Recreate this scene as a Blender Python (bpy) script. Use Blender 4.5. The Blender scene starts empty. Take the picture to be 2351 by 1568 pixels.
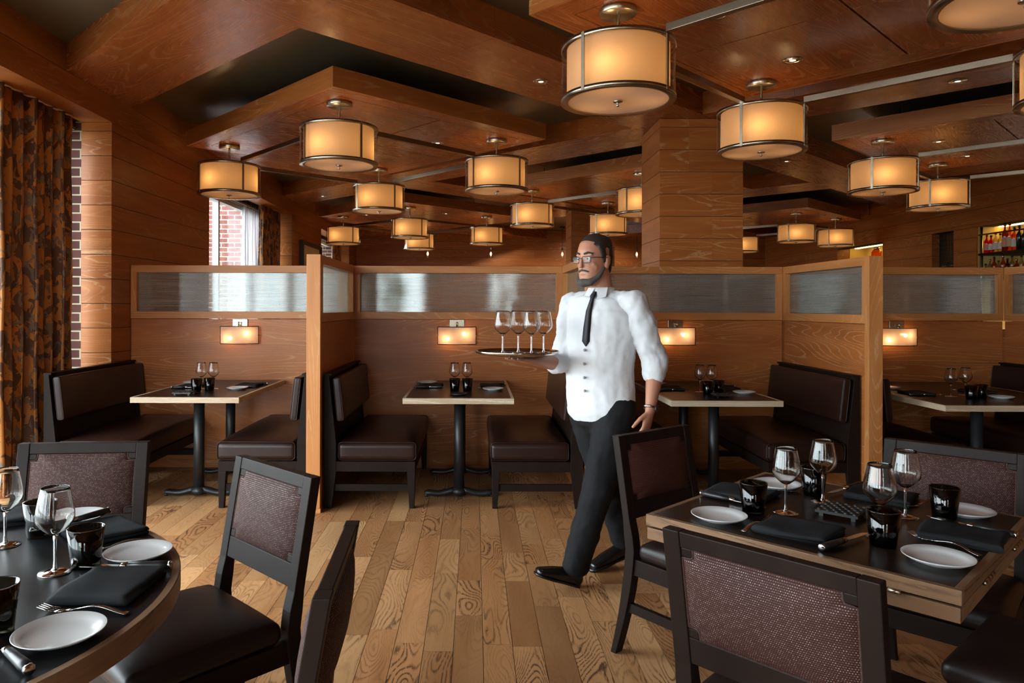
import bpy, bmesh, math, random
from mathutils import Matrix, Vector, Euler
random.seed(7)
PI = math.pi
S = bpy.context.scene
COL = S.collection
# ------------------------------------------------------------------ node helpers
class NT:
    def __init__(s, name):
        s.m = bpy.data.materials.new(name); s.m.use_nodes = True
        s.t = s.m.node_tree; s.t.nodes.clear()
        s.out = s.t.nodes.new('ShaderNodeOutputMaterial')
    def n(s, typ, props=None, **inp):
        nd = s.t.nodes.new('ShaderNode' + typ)
        for k, v in (props or {}).items(): setattr(nd, k, v)
        for k, v in inp.items(): s.set(nd, k, v)
        return nd
    def set(s, nd, k, v):
        key = k.replace('_', ' ')
        if key[-1].isdigit() and key[:-1].strip() in ('i',): sock = nd.inputs[int(key[1:])]
        else: sock = nd.inputs[key]
        if isinstance(v, bpy.types.NodeSocket): s.t.links.new(v, sock)
        elif isinstance(v, bpy.types.Node): s.t.links.new(v.outputs[0], sock)
        elif isinstance(v, tuple) and len(v) == 3 and sock.type == 'RGBA': sock.default_value = (*v, 1)
        else: sock.default_value = v
    def math(s, op, a, b=0.0, c=None):
        nd = s.n('Math', {'operation': op}); s.set(nd, 'i0', a); s.set(nd, 'i1', b)
        if c is not None: s.set(nd, 'i2', c)
        return nd.outputs[0]
    def mix(s, f, a, b):
        nd = s.n('Mix', {'data_type': 'RGBA'})
        s.set(nd, 'i0', f); s.set(nd, 'i6', a if not isinstance(a, tuple) else (*a, 1)); s.set(nd, 'i7', b if not isinstance(b, tuple) else (*b, 1))
        return nd.outputs[2]
    def ramp(s, f, lo, hi):
        nd = s.n('MapRange', {'interpolation_type': 'SMOOTHSTEP'}); s.set(nd, 'i0', f); s.set(nd, 'i1', lo); s.set(nd, 'i2', hi)
        return nd.outputs[0]
    def uv(s): return s.n('UVMap').outputs[0]
    def obj(s): return s.n('TexCoord').outputs['Object']
    def scale(s, vec, sx, sy, sz=1):
        nd = s.n('VectorMath', {'operation': 'MULTIPLY'}); s.set(nd, 'i0', vec); nd.inputs[1].default_value = (sx, sy, sz)
        return nd.outputs[0]
    def noise(s, vec, sc, det=2, rough=.5, dist=0):
        nd = s.n('TexNoise'); s.set(nd, 'Vector', vec); s.set(nd, 'Scale', sc); s.set(nd, 'Detail', det); s.set(nd, 'Roughness', rough); s.set(nd, 'Distortion', dist)
        return nd.outputs[0]
    def bsdf(s, col, rough=.5, metal=0.0, spec=.5, bump=None, bstr=.2, bdist=.002, **kw):
        p = s.n('BsdfPrincipled'); s.set(p, 'Base Color', col); s.set(p, 'Roughness', rough); s.set(p, 'Metallic', metal); s.set(p, 'Specular IOR Level', spec)
        for k, v in kw.items(): s.set(p, k, v)
        if bump is not None:
            b = s.n('Bump'); s.set(b, 'Strength', bstr); s.set(b, 'Distance', bdist); s.set(b, 'Height', bump); s.set(p, 'Normal', b)
        return p.outputs[0]
    def done(s, sh):
        s.t.links.new(sh, s.out.inputs[0]); return s.m

def plain(name, col, rough=.5, metal=0.0, spec=.5, **kw):
    t = NT(name); return t.done(t.bsdf(col, rough, metal, spec, **kw))

def oak(name, c1, c2, line, rough=.36, rings=13.0, lw=.15, la=.75, tick=.5, spec=.3, plank=False, sv=3.6, su=.42):
    """limed oak: contour lines of a stretched noise make the cathedral grain, filled with pale (or dark) pore lines"""
    t = NT(name); uv = t.uv()
    warp = t.noise(t.scale(uv, 7, 45), 1, 2)
    big = t.noise(t.scale(uv, su, sv), 1, 1.5, .45, .25)
    ph = t.math('ADD', t.math('MULTIPLY', big, rings * 2.2), t.math('MULTIPLY', warp, .4))
    tri = t.math('ABSOLUTE', t.math('SUBTRACT', t.math('FRACT', ph), .5))
    mask = t.ramp(tri, lw, 0.0)
    patch = t.ramp(t.noise(t.scale(uv, 1.1, 2.5), 1, 1), .40, .60)
    fine = t.ramp(t.noise(t.scale(uv, 11, 330), 1, 2, .6), .56, .72)
    brk = t.ramp(t.noise(t.scale(uv, 30, 160), 1, 2), .32, .5)
    m1 = t.math('MULTIPLY', t.math('MULTIPLY', mask, t.math('ADD', t.math('MULTIPLY', patch, .75), .25)), brk)
    m2 = t.math('MULTIPLY', fine, tick)
    lines = t.math('MULTIPLY', t.math('MAXIMUM', m1, m2), la)
    tone = t.noise(t.scale(uv, .9, 7), 1, 3, .6)
    base = t.mix(t.ramp(tone, .3, .7), c1, c2)
    if plank:
        at = t.n('Attribute', {'attribute_name': 'tone'})
        base = t.n('HueSaturation', Hue=.5, Saturation=t.math('ADD', t.math('MULTIPLY', at.outputs[2], .0), 1.0), Value=t.math('ADD', t.math('MULTIPLY', at.outputs[2], 1.1), .42), Color=base).outputs[0]
        sepc = t.n('SeparateColor', Color=at.outputs[0])
        base = t.mix(t.math('MULTIPLY', sepc.outputs[1], .55), base, (.52, .33, .16))
        lines = t.math('MULTIPLY', lines, sepc.outputs[2])
    col = t.mix(lines, base, line)
    rg = t.math('ADD', t.math('MULTIPLY', lines, .25), rough)
    return t.done(t.bsdf(col, rg, 0, spec, lines, .25, .0008))

MAT = {}
WB, WD, WL = (.265, .078, .015), (.36, .118, .026), (.58, .36, .18)
MAT['oak'] = oak('limed_oak', WB, WD, WL, la=.42, tick=.2)
MAT['oak_trim'] = oak('limed_oak_trim', (.42, .158, .043), (.52, .212, .065), (.70, .47, .25), la=.4, tick=.22, rough=.36)
MAT['oak_panel'] = oak('oak_veneer', (.31, .094, .023), (.42, .140, .036), (.64, .40, .21), la=.5, tick=.16, rings=12, sv=3.8, su=.45)
MAT['oak_ceiling'] = oak('oak_ceiling_veneer', (.225, .056, .010), (.30, .086, .016), (.40, .19, .075), rough=.27, spec=.5, rings=13, la=.5, tick=.2)
MAT['oak_edge'] = oak('table_edge_oak', (.40, .29, .18), (.52, .42, .30), (.72, .66, .58), rough=.45, rings=6, tick=.8)
MAT['oak_warm'] = oak('table_edge_warm', (.155, .080, .040), (.25, .145, .078), (.07, .035, .018), rough=.4, rings=8, tick=.6)
MAT['floor'] = oak('floor_planks', (.37, .158, .058), (.49, .236, .098), (.075, .034, .016), rough=.36, rings=15, lw=.30, la=1.0, tick=.45, plank=True, sv=4.5, su=1.3)
MAT['gap'] = plain('dark_joint', (.018, .008, .004), .8)
MAT['ceil'] = None
t = NT('olive_ceiling'); MAT['ceil'] = t.done(t.bsdf((.085, .072, .044), .28, 0, .5, t.noise(t.obj(), 3, 3), .05, .01))
t = NT('dark_stain'); u = t.obj(); nz = t.noise(t.scale(u, 14, 14, 2), 1, 3)
MAT['dark'] = t.done(t.bsdf(t.mix(nz, (.007, .0045, .0035), (.019, .011, .0085)), .46, 0, .10, nz, .08, .001))
def leather(name, a, b, rough):
    t = NT(name); v = t.n('TexVoronoi', {'feature': 'DISTANCE_TO_EDGE'}); t.set(v, 'Vector', t.obj()); t.set(v, 'Scale', 420)
    big = t.noise(t.obj(), 6, 3)
    h = t.math('ADD', t.math('MULTIPLY', v.outputs[0], .5), t.math('MULTIPLY', big, 1.2))
    return t.done(t.bsdf(t.mix(t.noise(t.obj(), 9, 3), a, b), rough, 0, .27, h, .12, .004))
MAT['leather'] = leather('brown_leather', (.015, .0058, .0042), (.025, .0098, .007), .31)
MAT['leather_seat'] = leather('black_brown_leather', (.009, .005, .0045), (.015, .008, .007), .38)
def weave(name, base, base2, dot, amount):
    t = NT(name); uv = t.uv(); P = 5.0e-3
    sc = t.scale(uv, 1 / P, 1 / P); sp = t.n('SeparateXYZ'); t.set(sp, 'Vector', sc)
    row = t.math('FLOOR', sp.outputs[1]); off = t.math('MULTIPLY', t.math('MODULO', row, 2.0), .5)
    fx = t.math('SUBTRACT', t.math('FRACT', t.math('ADD', sp.outputs[0], off)), .5); fy = t.math('SUBTRACT', t.math('FRACT', sp.outputs[1]), .5)
    d = t.math('SQRT', t.math('ADD', t.math('MULTIPLY', fx, fx), t.math('MULTIPLY', fy, fy)))
    dotm = t.ramp(d, .27, .13)
    cell = t.n('VectorMath', {'operation': 'FLOOR'}); t.set(cell, 'i0', sc)
    wn = t.n('TexWhiteNoise', {'noise_dimensions': '2D'}); t.set(wn, 'Vector', cell)
    br = t.math('MULTIPLY', dotm, t.math('ADD', t.math('MULTIPLY', t.ramp(wn.outputs[0], .35, 1.0), amount), .12))
    thread = t.ramp(t.math('ABSOLUTE', fy), .5, .2)
    cb = t.mix(t.noise(uv, 7, 2), base, base2); cb = t.mix(thread, (.012, .006, .005), cb)
    return t.done(t.bsdf(t.mix(br, cb, dot), t.math('SUBTRACT', .68, t.math('MULTIPLY', br, .3)), 0, .22, thread, .5, .001))
MAT['weave'] = weave('woven_back', (.032, .0074, .0048), (.050, .0118, .0072), (.52, .44, .39), .45)
MAT['weave_red'] = weave('woven_back_red', (.060, .015, .010), (.085, .022, .015), (.36, .24, .2), .2)
t = NT('charcoal_napkin'); MAT['napkin'] = t.done(t.bsdf((.019, .0195, .021), .9, 0, .1, t.noise(t.obj(), 900, 2), .3, .0006))
MAT['porcelain'] = plain('white_porcelain', (.60, .595, .59), .12)
MAT['laminate'] = plain('black_table_laminate', (.0070, .0070, .0075), .36, 0, .13)
MAT['laminate_brown'] = plain('espresso_table_laminate', (.012, .007, .005), .30, 0, .2)
MAT['iron'] = plain('black_iron', (.012, .012, .013), .45)
MAT['steel'] = plain('polished_steel', (.62, .60, .57), .14, 1.0)
MAT['nickel'] = plain('brushed_nickel', (.42, .38, .30), .27, 1.0)
MAT['chrome'] = plain('downlight_chrome', (.75, .72, .68), .08, 1.0)
MAT['alu'] = plain('brushed_bar', (.30, .235, .17), .28, 1.0)
MAT['handle'] = plain('black_handle', (.010, .010, .011), .40)
MAT['trivet'] = plain('black_cast_iron', (.010, .009, .009), .42)
def schlick(t, f0, normal=None):
    lw = t.n('LayerWeight', Blend=.5)
    if normal is not None: t.set(lw, 'Normal', normal)
    return t.math('ADD', t.math('MULTIPLY', t.math('POWER', lw.outputs[1], 5.0), 1 - f0), f0)
def glass(name, tint, ior=1.5, rough=.0, extra=0.0):
    t = NT(name); tr = t.n('BsdfTransparent', Color=tint); gl = t.n('BsdfGlossy', Color=(1, 1, 1), Roughness=rough)
    f = schlick(t, ((ior - 1) / (ior + 1)) ** 2)
    mx = t.n('MixShader'); t.set(mx, 'i0', f); t.set(mx, 'i1', tr); t.set(mx, 'i2', gl)
    return t.done(mx.outputs[0])
t = NT('clear_glass'); MAT['glass'] = t.done(t.n('BsdfGlass', Color=(.97, .97, .96), Roughness=0.0, IOR=1.5).outputs[0])
MAT['smoke'] = glass('smoked_glass', (.20, .19, .155), 1.5)
MAT['pane'] = glass('window_glass', (.92, .95, .95), 1.45)
MAT['lens'] = glass('spectacle_lens', (.86, .87, .88), 1.22)
MAT['seeded'] = glass('seeded_lamp_glass', (.93, .91, .87), 1.35)
# ribbed privacy glass
t = NT('ribbed_glass'); uv = t.uv()
st = t.noise(t.scale(uv, 1.4, 230), 1, 3, .65); st2 = t.noise(t.scale(uv, 90, 240), 1, 1)
ss = t.ramp(t.math('ADD', t.math('MULTIPLY', st, .8), t.math('MULTIPLY', st2, .2)), .30, .72)
tr = t.n('BsdfTransparent', Color=(.76, .79, .77)); tl = t.n('BsdfTranslucent', Color=(.86, .89, .87)); df = t.n('BsdfDiffuse', Color=(.56, .56, .52))
ad = t.n('MixShader'); t.set(ad, 'i0', .35); t.set(ad, 'i1', tl.outputs[0]); t.set(ad, 'i2', df.outputs[0])
m1 = t.n('MixShader'); t.set(m1, 'i0', t.math('ADD', t.math('MULTIPLY', ss, .45), .12)); t.set(m1, 'i1', tr.outputs[0]); t.set(m1, 'i2', ad.outputs[0])
bp = t.n('Bump', Strength=.05, Distance=.001); t.set(bp, 'Height', st)
gl = t.n('BsdfGlossy', Color=(.95, 1, .99), Roughness=.045); t.set(gl, 'Normal', bp)
fr = schlick(t, .055)
m2 = t.n('MixShader'); t.set(m2, 'i0', t.math('MULTIPLY', fr, t.math('ADD', t.math('MULTIPLY', ss, .5), .75))); t.set(m2, 'i1', m1.outputs[0]); t.set(m2, 'i2', gl.outputs[0])
MAT['ribbed'] = t.done(m2.outputs[0])
def shade(name, c_t, c_d, f):
    t = NT(name); a = t.n('BsdfTranslucent', Color=c_t); b = t.n('BsdfDiffuse', Color=c_d)
    mx = t.n('MixShader'); t.set(mx, 'i0', f); t.set(mx, 'i1', a.outputs[0]); t.set(mx, 'i2', b.outputs[0])
    return t.done(mx.outputs[0])
MAT['lampshade'] = shade('linen_shade', (.78, .52, .29), (.62, .46, .34), .45)
MAT['diffuser'] = shade('opal_diffuser', (.55, .36, .22), (.62, .57, .53), .6)
MAT['sheer'] = shade('sheer_curtain', (.88, .88, .90), (.8, .8, .82), .3)
def emit(name, col, st):
    t = NT(name); return t.done(t.n('Emission', Color=col, Strength=st).outputs[0])
MAT['bulb'] = emit('lamp_bulb', (1, .66, .30), 25)
MAT['sbulb'] = emit('sconce_bulb', (1, .66, .34), 60)
MAT['pbulb'] = emit('filament', (1, .55, .22), 22)
MAT['dlamp'] = emit('downlight_lamp', (1, .86, .66), 2.2)
MAT['led'] = emit('bar_light', (1, .68, .22), 10)
t = NT('sconce_mica'); tr = t.n('BsdfTransparent', Color=(.80, .66, .56)); tl = t.n('BsdfTranslucent', Color=(.9, .74, .58)); df = t.n('BsdfDiffuse', Color=(.55, .48, .46))
a = t.n('MixShader'); t.set(a, 'i0', .5); t.set(a, 'i1', tl.outputs[0]); t.set(a, 'i2', df.outputs[0])
b = t.n('MixShader'); t.set(b, 'i0', t.math('ADD', t.math('MULTIPLY', t.noise(t.obj(), 18, 2), .3), .62)); t.set(b, 'i1', tr.outputs[0]); t.set(b, 'i2', a.outputs[0])
MAT['mica'] = t.done(b.outputs[0])
# brick, curtain
def brick(name, c1, c2, mo):
    t = NT(name); b = t.n('TexBrick', {'offset': .5}, Color1=c1, Color2=c2, Mortar=mo, Scale=1.0)
    t.set(b, 'Vector', t.uv()); t.set(b, 'Mortar Size', .006); t.set(b, 'Brick Width', .215); t.set(b, 'Row Height', .075); t.set(b, 'Bias', 0.0)
    return t.done(t.bsdf(b.outputs[0], .85, 0, .3, b.outputs[1], -.4, .004))
MAT['brick_dark'] = brick('dark_red_brick', (.050, .016, .013), (.085, .028, .023), (.34, .31, .21))
MAT['brick'] = brick('red_brick', (.15, .05, .042), (.22, .085, .07), (.60, .56, .44))
t = NT('bronze_drape'); uv = t.uv()
n1 = t.noise(t.scale(uv, 10, 7), 1, 3, .55, .6); n2 = t.noise(t.scale(uv, 12, 8), 1.3, 3, .55, .8)
c = t.mix(t.ramp(n1, .50, .52), (.44, .175, .036), (.10, .045, .026)); c = t.mix(t.ramp(n2, .57, .585), c, (.17, .135, .105))
MAT['drape'] = t.done(t.bsdf(c, .42, 0, .45, n1, .1, .002, Sheen_Weight=.0))
MAT['shirt'] = plain('white_cotton', (.57, .58, .60), .8, Sheen_Weight=.2)
MAT['vest'] = plain('white_waistcoat', (.59, .60, .615), .75, Sheen_Weight=.2)
MAT['trouser'] = plain('black_trousers', (.008, .008, .009), .8, 0, .2)
MAT['tie'] = plain('dark_tie', (.018, .020, .026), .6)
MAT['shoe'] = plain('black_shoe', (.006, .006, .006), .22)
t = NT('skin'); MAT['skin'] = t.done(t.bsdf(t.mix(t.noise(t.obj(), 22, 3), (.40, .175, .105), (.47, .215, .135)), .48, 0, .4, Subsurface_Weight=.12, Subsurface_Radius=(.01, .004, .002)))
MAT['hair'] = plain('dark_hair', (.022, .016, .013), .6)
MAT['beard'] = plain('greying_beard', (.055, .046, .040), .8)
MAT['lips'] = plain('lips', (.34, .13, .10), .45)
MAT['eye'] = plain('eye_white', (.72, .70, .67), .2)
MAT['iris'] = plain('dark_iris', (.02, .012, .008), .15)
MAT['leaf'] = plain('leaf_green', (.060, .12, .022), .6)
MAT['bark'] = plain('bark', (.07, .05, .035), .9)
MAT['paving'] = plain('grey_paving', (.32, .31, .29), .85)
MAT['amber_wall'] = plain('golden_niche_paint', (.62, .42, .12), .6)
MAT['cream'] = plain('cream_mat_board', (.62, .55, .43), .8)
MAT['ink'] = plain('sepia_ink', (.10, .07, .05), .9)
MAT['white_metal'] = plain('white_window_metal', (.62, .63, .64), .4)
MAT['ceram_button'] = plain('grey_button', (.30, .30, .31), .4)
MAT['plaster'] = plain('pale_plaster', (.55, .52, .47), .8)
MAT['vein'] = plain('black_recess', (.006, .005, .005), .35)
MAT['grid'] = plain('wire_grid', (.10, .06, .03), .4, .6)

# ------------------------------------------------------------------ mesh builder
class G:
    def __init__(s): s.v = []; s.f = []; s.uv = []; s.mi = []; s.sm = []; s.tone = []
    def add(s, vs, fs, uvs=None, mat=0, smooth=False, M=None, tone=None):
        b = len(s.v)
        s.v += [tuple(M @ Vector(p)) if M is not None else tuple(p) for p in vs]
        for i, f in enumerate(fs):
            s.f.append([b + k for k in f])
            s.uv.append(uvs[i] if uvs else [(vs[k][0] + vs[k][1] * .7, vs[k][2] + vs[k][1] * .3) for k in f])
            s.mi.append(mat); s.sm.append(smooth); s.tone.append(tone or (.5, .5, 1, 1))
        return s
    def box(s, x0, x1, y0, y1, z0, z1, grain=None, mat=0, M=None, tone=None):
        d = (x1 - x0, y1 - y0, z1 - z0)
        if grain is None: grain = max(range(3), key=lambda k: d[k])
        vs = [(x, y, z) for x in (x0, x1) for y in (y0, y1) for z in (z0, z1)]
        fs = [(0, 1, 3, 2), (4, 6, 7, 5), (0, 4, 5, 1), (2, 3, 7, 6), (0, 2, 6, 4), (1, 5, 7, 3)]
        nx = (0, 0, 1, 1, 2, 2); ru, rv = random.uniform(0, 40), random.uniform(0, 40); uvs = []
        for f, n in zip(fs, nx):
            if n == grain: a, b = [k for k in range(3) if k != n]
            else: a = grain; b = [k for k in range(3) if k not in (n, grain)][0]
            uvs.append([(vs[k][a] + ru, vs[k][b] + rv + n * 1.7) for k in f])
        return s.add(vs, fs, uvs, mat, False, M, tone)
    def lathe(s, prof, n=32, mat=0, M=None, smooth=True, c=(0, 0)):
        vs = []; rings = []
        for r, z in prof:
            if r < 1e-6: rings.append([len(vs)]); vs.append((c[0], c[1], z))
            else:
                rings.append(list(range(len(vs), len(vs) + n)))
                vs += [(c[0] + r * math.cos(2 * PI * k / n), c[1] + r * math.sin(2 * PI * k / n), z) for k in range(n)]
        fs = []; uvs = []; acc = 0
        for i in range(len(prof) - 1):
            A, B = rings[i], rings[i + 1]; L = math.hypot(prof[i + 1][0] - prof[i][0], prof[i + 1][1] - prof[i][1]); rr = max(prof[i][0], prof[i + 1][0])
            for k in range(n):
                k2 = (k + 1) % n; a0, a1 = 2 * PI * k / n * rr, 2 * PI * (k + 1) / n * rr
                if len(A) == 1 and len(B) == 1: continue
                if len(A) == 1: fs.append((A[0], B[k2], B[k])); uvs.append([(a0, acc), (a1, acc + L), (a0, acc + L)])
                elif len(B) == 1: fs.append((A[k], A[k2], B[0])); uvs.append([(a0, acc), (a1, acc), (a0, acc + L)])
                else: fs.append((A[k], A[k2], B[k2], B[k])); uvs.append([(a0, acc), (a1, acc), (a1, acc + L), (a0, acc + L)])
            acc += L
        return s.add(vs, fs, uvs, mat, smooth, M)
    def rings(s, rs, mat=0, M=None, smooth=True, cap=True, closed=False, usc=1.0):
        n = len(rs[0]); vs = [tuple(p) for r in rs for p in r]; fs = []; uvs = []; m = len(rs)
        for i in range(m if closed else m - 1):
            for k in range(n):
                j = (i + 1) % m; k2 = (k + 1) % n
                fs.append((i * n + k, i * n + k2, j * n + k2, j * n + k)); uvs.append([(i * .03, k * .02 * usc), (i * .03, (k + 1) * .02 * usc), ((i + 1) * .03, (k + 1) * .02 * usc), ((i + 1) * .03, k * .02 * usc)])
        if cap and not closed:
            fs.append(tuple(range(n))[::-1]); uvs.append([(0, 0)] * n); fs.append(tuple((m - 1) * n + k for k in range(n))); uvs.append([(0, 0)] * n)
        return s.add(vs, fs, uvs, mat, smooth, M)
    def tube(s, pts, r, n=8, mat=0, M=None, closed=False, cap=True):
        P = [Vector(p) for p in pts]; rs = []; m = len(P); up = None
        for i in range(m):
            a = P[i - 1] if (i > 0 or closed) else P[i]; b = P[(i + 1) % m] if (i < m - 1 or closed) else P[i]
            d = (b - a); d = d.normalized() if d.length > 1e-9 else Vector((0, 0, 1))
            if up is None: up = d.orthogonal().normalized()
            up = (up - d * up.dot(d)); up = up.normalized() if up.length > 1e-6 else d.orthogonal().normalized()
            w = d.cross(up); rr = r[i] if isinstance(r, (list, tuple)) else r
            rs.append([P[i] + (up * math.cos(2 * PI * k / n) + w * math.sin(2 * PI * k / n)) * rr for k in range(n)])
        return s.rings(rs, mat, M, True, cap, closed)
    def prism(s, poly, a0, a1, ax='y', mat=0, M=None, smooth=False):
        n = len(poly)
        f3 = {'y': lambda p, a: (p[0], a, p[1]), 'z': lambda p, a: (p[0], p[1], a), 'x': lambda p, a: (a, p[0], p[1])}[ax]
        vs = [f3(p, a0) for p in poly] + [f3(p, a1) for p in poly]
        fs = [tuple(range(n))[::-1], tuple(range(n, 2 * n))]; uvs = [[poly[k] for k in f] if i == 0 else [poly[k - n] for k in f] for i, f in enumerate(fs)]
        L = 0
        for k in range(n):
            k2 = (k + 1) % n; e = math.dist(poly[k], poly[k2]); fs.append((k, k2, n + k2, n + k)); uvs.append([(a0, L), (a0, L + e), (a1, L + e), (a1, L)] if abs(a1 - a0) > .2 else [(L, a0), (L + e, a0), (L + e, a1), (L, a1)]); L += e
        return s.add(vs, fs, uvs, mat, smooth, M)
    def ball(s, c, r, n=12, mat=0, sz=1.0, M=None):
        m = max(4, n // 2); return s.lathe([(max(0, r * math.sin(PI * i / m)), c[2] - r * sz * math.cos(PI * i / m)) for i in range(m + 1)], n, mat, M, True, (c[0], c[1]))
    def cushion(s, x0, x1, y0, y1, z0, z1, r, crown=0.0, mat=0, M=None, belly=0.0, nd=10):
        def ts(a, b):
            L = b - a; q = [0, .35, .7, 1.0]; e = [r * k / L for k in q]
            mid = [r / L + (1 - 2 * r / L) * k / nd for k in range(1, nd)]
            return [a + L * k for k in e + mid + [1 - k for k in reversed(e)]]
        X, Y, Z = ts(x0, x1), ts(y0, y1), ts(z0, z1); idx = {}; vs = []; fs = []; uvs = []
        cx, cy, cz = (x0 + x1) / 2, (y0 + y1) / 2, (z0 + z1) / 2
        def vert(x, y, z):
            k = (round(x, 6), round(y, 6), round(z, 6))
            if k not in idx:
                ix, iy, iz = min(max(x, x0 + r), x1 - r), min(max(y, y0 + r), y1 - r), min(max(z, z0 + r), z1 - r)
                d = Vector((x - ix, y - iy, z - iz)); d = d.normalized() * r if d.length > 1e-9 else d
                p = [ix + d.x, iy + d.y, iz + d.z]
                u, v, w = (p[0] - cx) / (x1 - x0) * 2, (p[1] - cy) / (y1 - y0) * 2, (p[2] - cz) / (z1 - z0) * 2
                if w > .2: p[2] += crown * (1 - u ** 4) * (1 - v ** 4)
                if belly: p[0] += belly * u * (1 - v ** 2) * (1 - w ** 2)
                idx[k] = len(vs); vs.append(tuple(p))
            return idx[k]
        for A, B, fn in ((X, Y, lambda a, b: (a, b, z1)), (Y, X, lambda a, b: (b, a, z0)), (Y, Z, lambda a, b: (x1, a, b)), (Z, Y, lambda a, b: (x0, b, a)), (Z, X, lambda a, b: (b, y1, a)), (X, Z, lambda a, b: (a, y0, b))):
            for i in range(len(A) - 1):
                for j in range(len(B) - 1):
                    q = [vert(*fn(A[i], B[j])), vert(*fn(A[i + 1], B[j])), vert(*fn(A[i + 1], B[j + 1])), vert(*fn(A[i], B[j + 1]))]
                    if len(set(q)) >= 3:
                        q2 = []
                        for k in q:
                            if k not in q2: q2.append(k)
                        fs.append(tuple(q2)); uvs.append([(vs[k][0] + vs[k][2] * .3, vs[k][1] + vs[k][2]) for k in q2])
        return s.add(vs, fs, uvs, mat, True, M)
    def build(s, name, mats, parent=None, loc=None, rot=None, bev=0, smooth_angle=None):
        me = bpy.data.meshes.new(name); me.from_pydata(s.v, [], s.f)
        uvl = me.uv_layers.new(name='UVMap'); flat = []
        for q in s.uv:
            for a in q: flat += [a[0], a[1]]
        uvl.data.foreach_set('uv', flat)
        for m in (mats if isinstance(mats, (list, tuple)) else [mats]): me.materials.append(MAT[m] if isinstance(m, str) else m)
        me.polygons.foreach_set('material_index', s.mi); me.polygons.foreach_set('use_smooth', s.sm)
        if any(t_ != (.5, .5, 1, 1) for t_ in s.tone):
            ca = me.color_attributes.new('tone', 'FLOAT_COLOR', 'CORNER'); arr = []
            for f, t_ in zip(s.f, s.tone): arr += list(t_) * len(f)
            ca.data.foreach_set('color', arr)
        me.update(); me.validate()
        o = bpy.data.objects.new(name, me); COL.objects.link(o)
        if parent: o.parent = parent
        if loc: o.location = loc
        if rot: o.rotation_euler = rot
        if bev:
            b = o.modifiers.new('edge', 'BEVEL'); b.width = bev; b.segments = 2; b.limit_method = 'ANGLE'; b.angle_limit = math.radians(40)
        return o
def tag(o, label=None, cat=None, group=None, kind=None):
    if label: o['label'] = label
    if cat: o['category'] = cat
    if group: o['group'] = group
    if kind: o['kind'] = kind
    return o
def thing(name, label, cat, loc=(0, 0, 0), rz=0, group=None):
    o = bpy.data.objects.new(name, None); o.empty_display_size = .05; COL.objects.link(o); o.location = loc; o.rotation_euler = (0, 0, rz)
    return tag(o, label, cat, group)
def copy_tree(o, parent=None):
    c = o.copy(); COL.objects.link(c)
    if parent: c.parent = parent
    for ch in o.children: copy_tree(ch, c)
    return c
def dup(o, label, loc, rz=0, group=None):
    c = copy_tree(o); c.location = loc; c.rotation_euler = (0, 0, rz); tag(c, label, None, group); return c
class Proto:
    """the first use moves the prototype itself, later uses copy the whole tree"""
    def __init__(s, o): s.o = o; s.used = False
    def put(s, label, loc, rz=0, group=None, rot=None):
        if s.used: c = dup(s.o, label, loc, rz, group)
        else:
            c = s.o; s.used = True; c.location = loc; c.rotation_euler = (0, 0, rz); tag(c, label, None, group)
        if rot: c.rotation_euler = rot
        return c
def MX(loc=(0, 0, 0), rz=0, rx=0, ry=0): return Matrix.Translation(loc) @ Euler((rx, ry, rz)).to_matrix().to_4x4()
E1 = (-.6883, .7254); E2 = (.7254, .6883); A2 = math.atan2(E2[1], E2[0])
# ------------------------------------------------------------------ camera, light
cam = bpy.data.cameras.new('camera'); co = bpy.data.objects.new('camera', cam); COL.objects.link(co)
FPX = 1641.0
cam.sensor_width = 36; cam.lens = FPX / 2351 * 36; cam.shift_x = (1175.5 - 1090) / 2351; cam.shift_y = -(784 - 704) / 2351
cam.clip_start = .05; co.location = (0, 0, 1.4); co.rotation_euler = (PI / 2, -.0029, 0); S.camera = co
w = bpy.data.worlds.new('sky'); S.world = w; w.use_nodes = True
bg = w.node_tree.nodes['Background']; bg.inputs[0].default_value = (.88, .945, 1.0, 1); bg.inputs[1].default_value = 16.0
S.view_settings.view_transform = 'Standard'; S.view_settings.look = 'None'; S.view_settings.gamma = 1; S.view_settings.exposure = 0; S.view_settings.use_curve_mapping = False
S.cycles.use_denoising = True; S.cycles.max_bounces = 12; S.cycles.transparent_max_bounces = 24; S.cycles.diffuse_bounces = 5; S.cycles.glossy_bounces = 4
S.cycles.transmission_bounces = 10; S.cycles.caustics_reflective = False; S.cycles.caustics_refractive = False; S.cycles.sample_clamp_indirect = 6
def portal(name, loc, rot, sx, sy):
    l = bpy.data.lights.new(name, 'AREA'); l.shape = 'RECTANGLE'; l.size = sx; l.size_y = sy; l.cycles.is_portal = True
    o = bpy.data.objects.new(name, l); COL.objects.link(o); o.location = loc; o.rotation_euler = rot
# area light emits along local -Z
portal('window_portal', (-3.55, 1.2, 1.7), (0, -PI / 2, 0), 2.5, 8.6)
portal('window_portal', (-3.55, 9.9, 1.7), (0, -PI / 2, 0), 2.5, 3.6)
portal('window_portal', (-3.55, 15.4, 1.7), (0, -PI / 2, 0), 2.5, 3.0)
portal('window_portal', (-1.95, -3.42, 1.52), (PI / 2, 0, 0), 1.7, 2.8)
portal('window_portal', (.7, -3.42, 1.52), (PI / 2, 0, 0), .8, 2.8)
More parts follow.
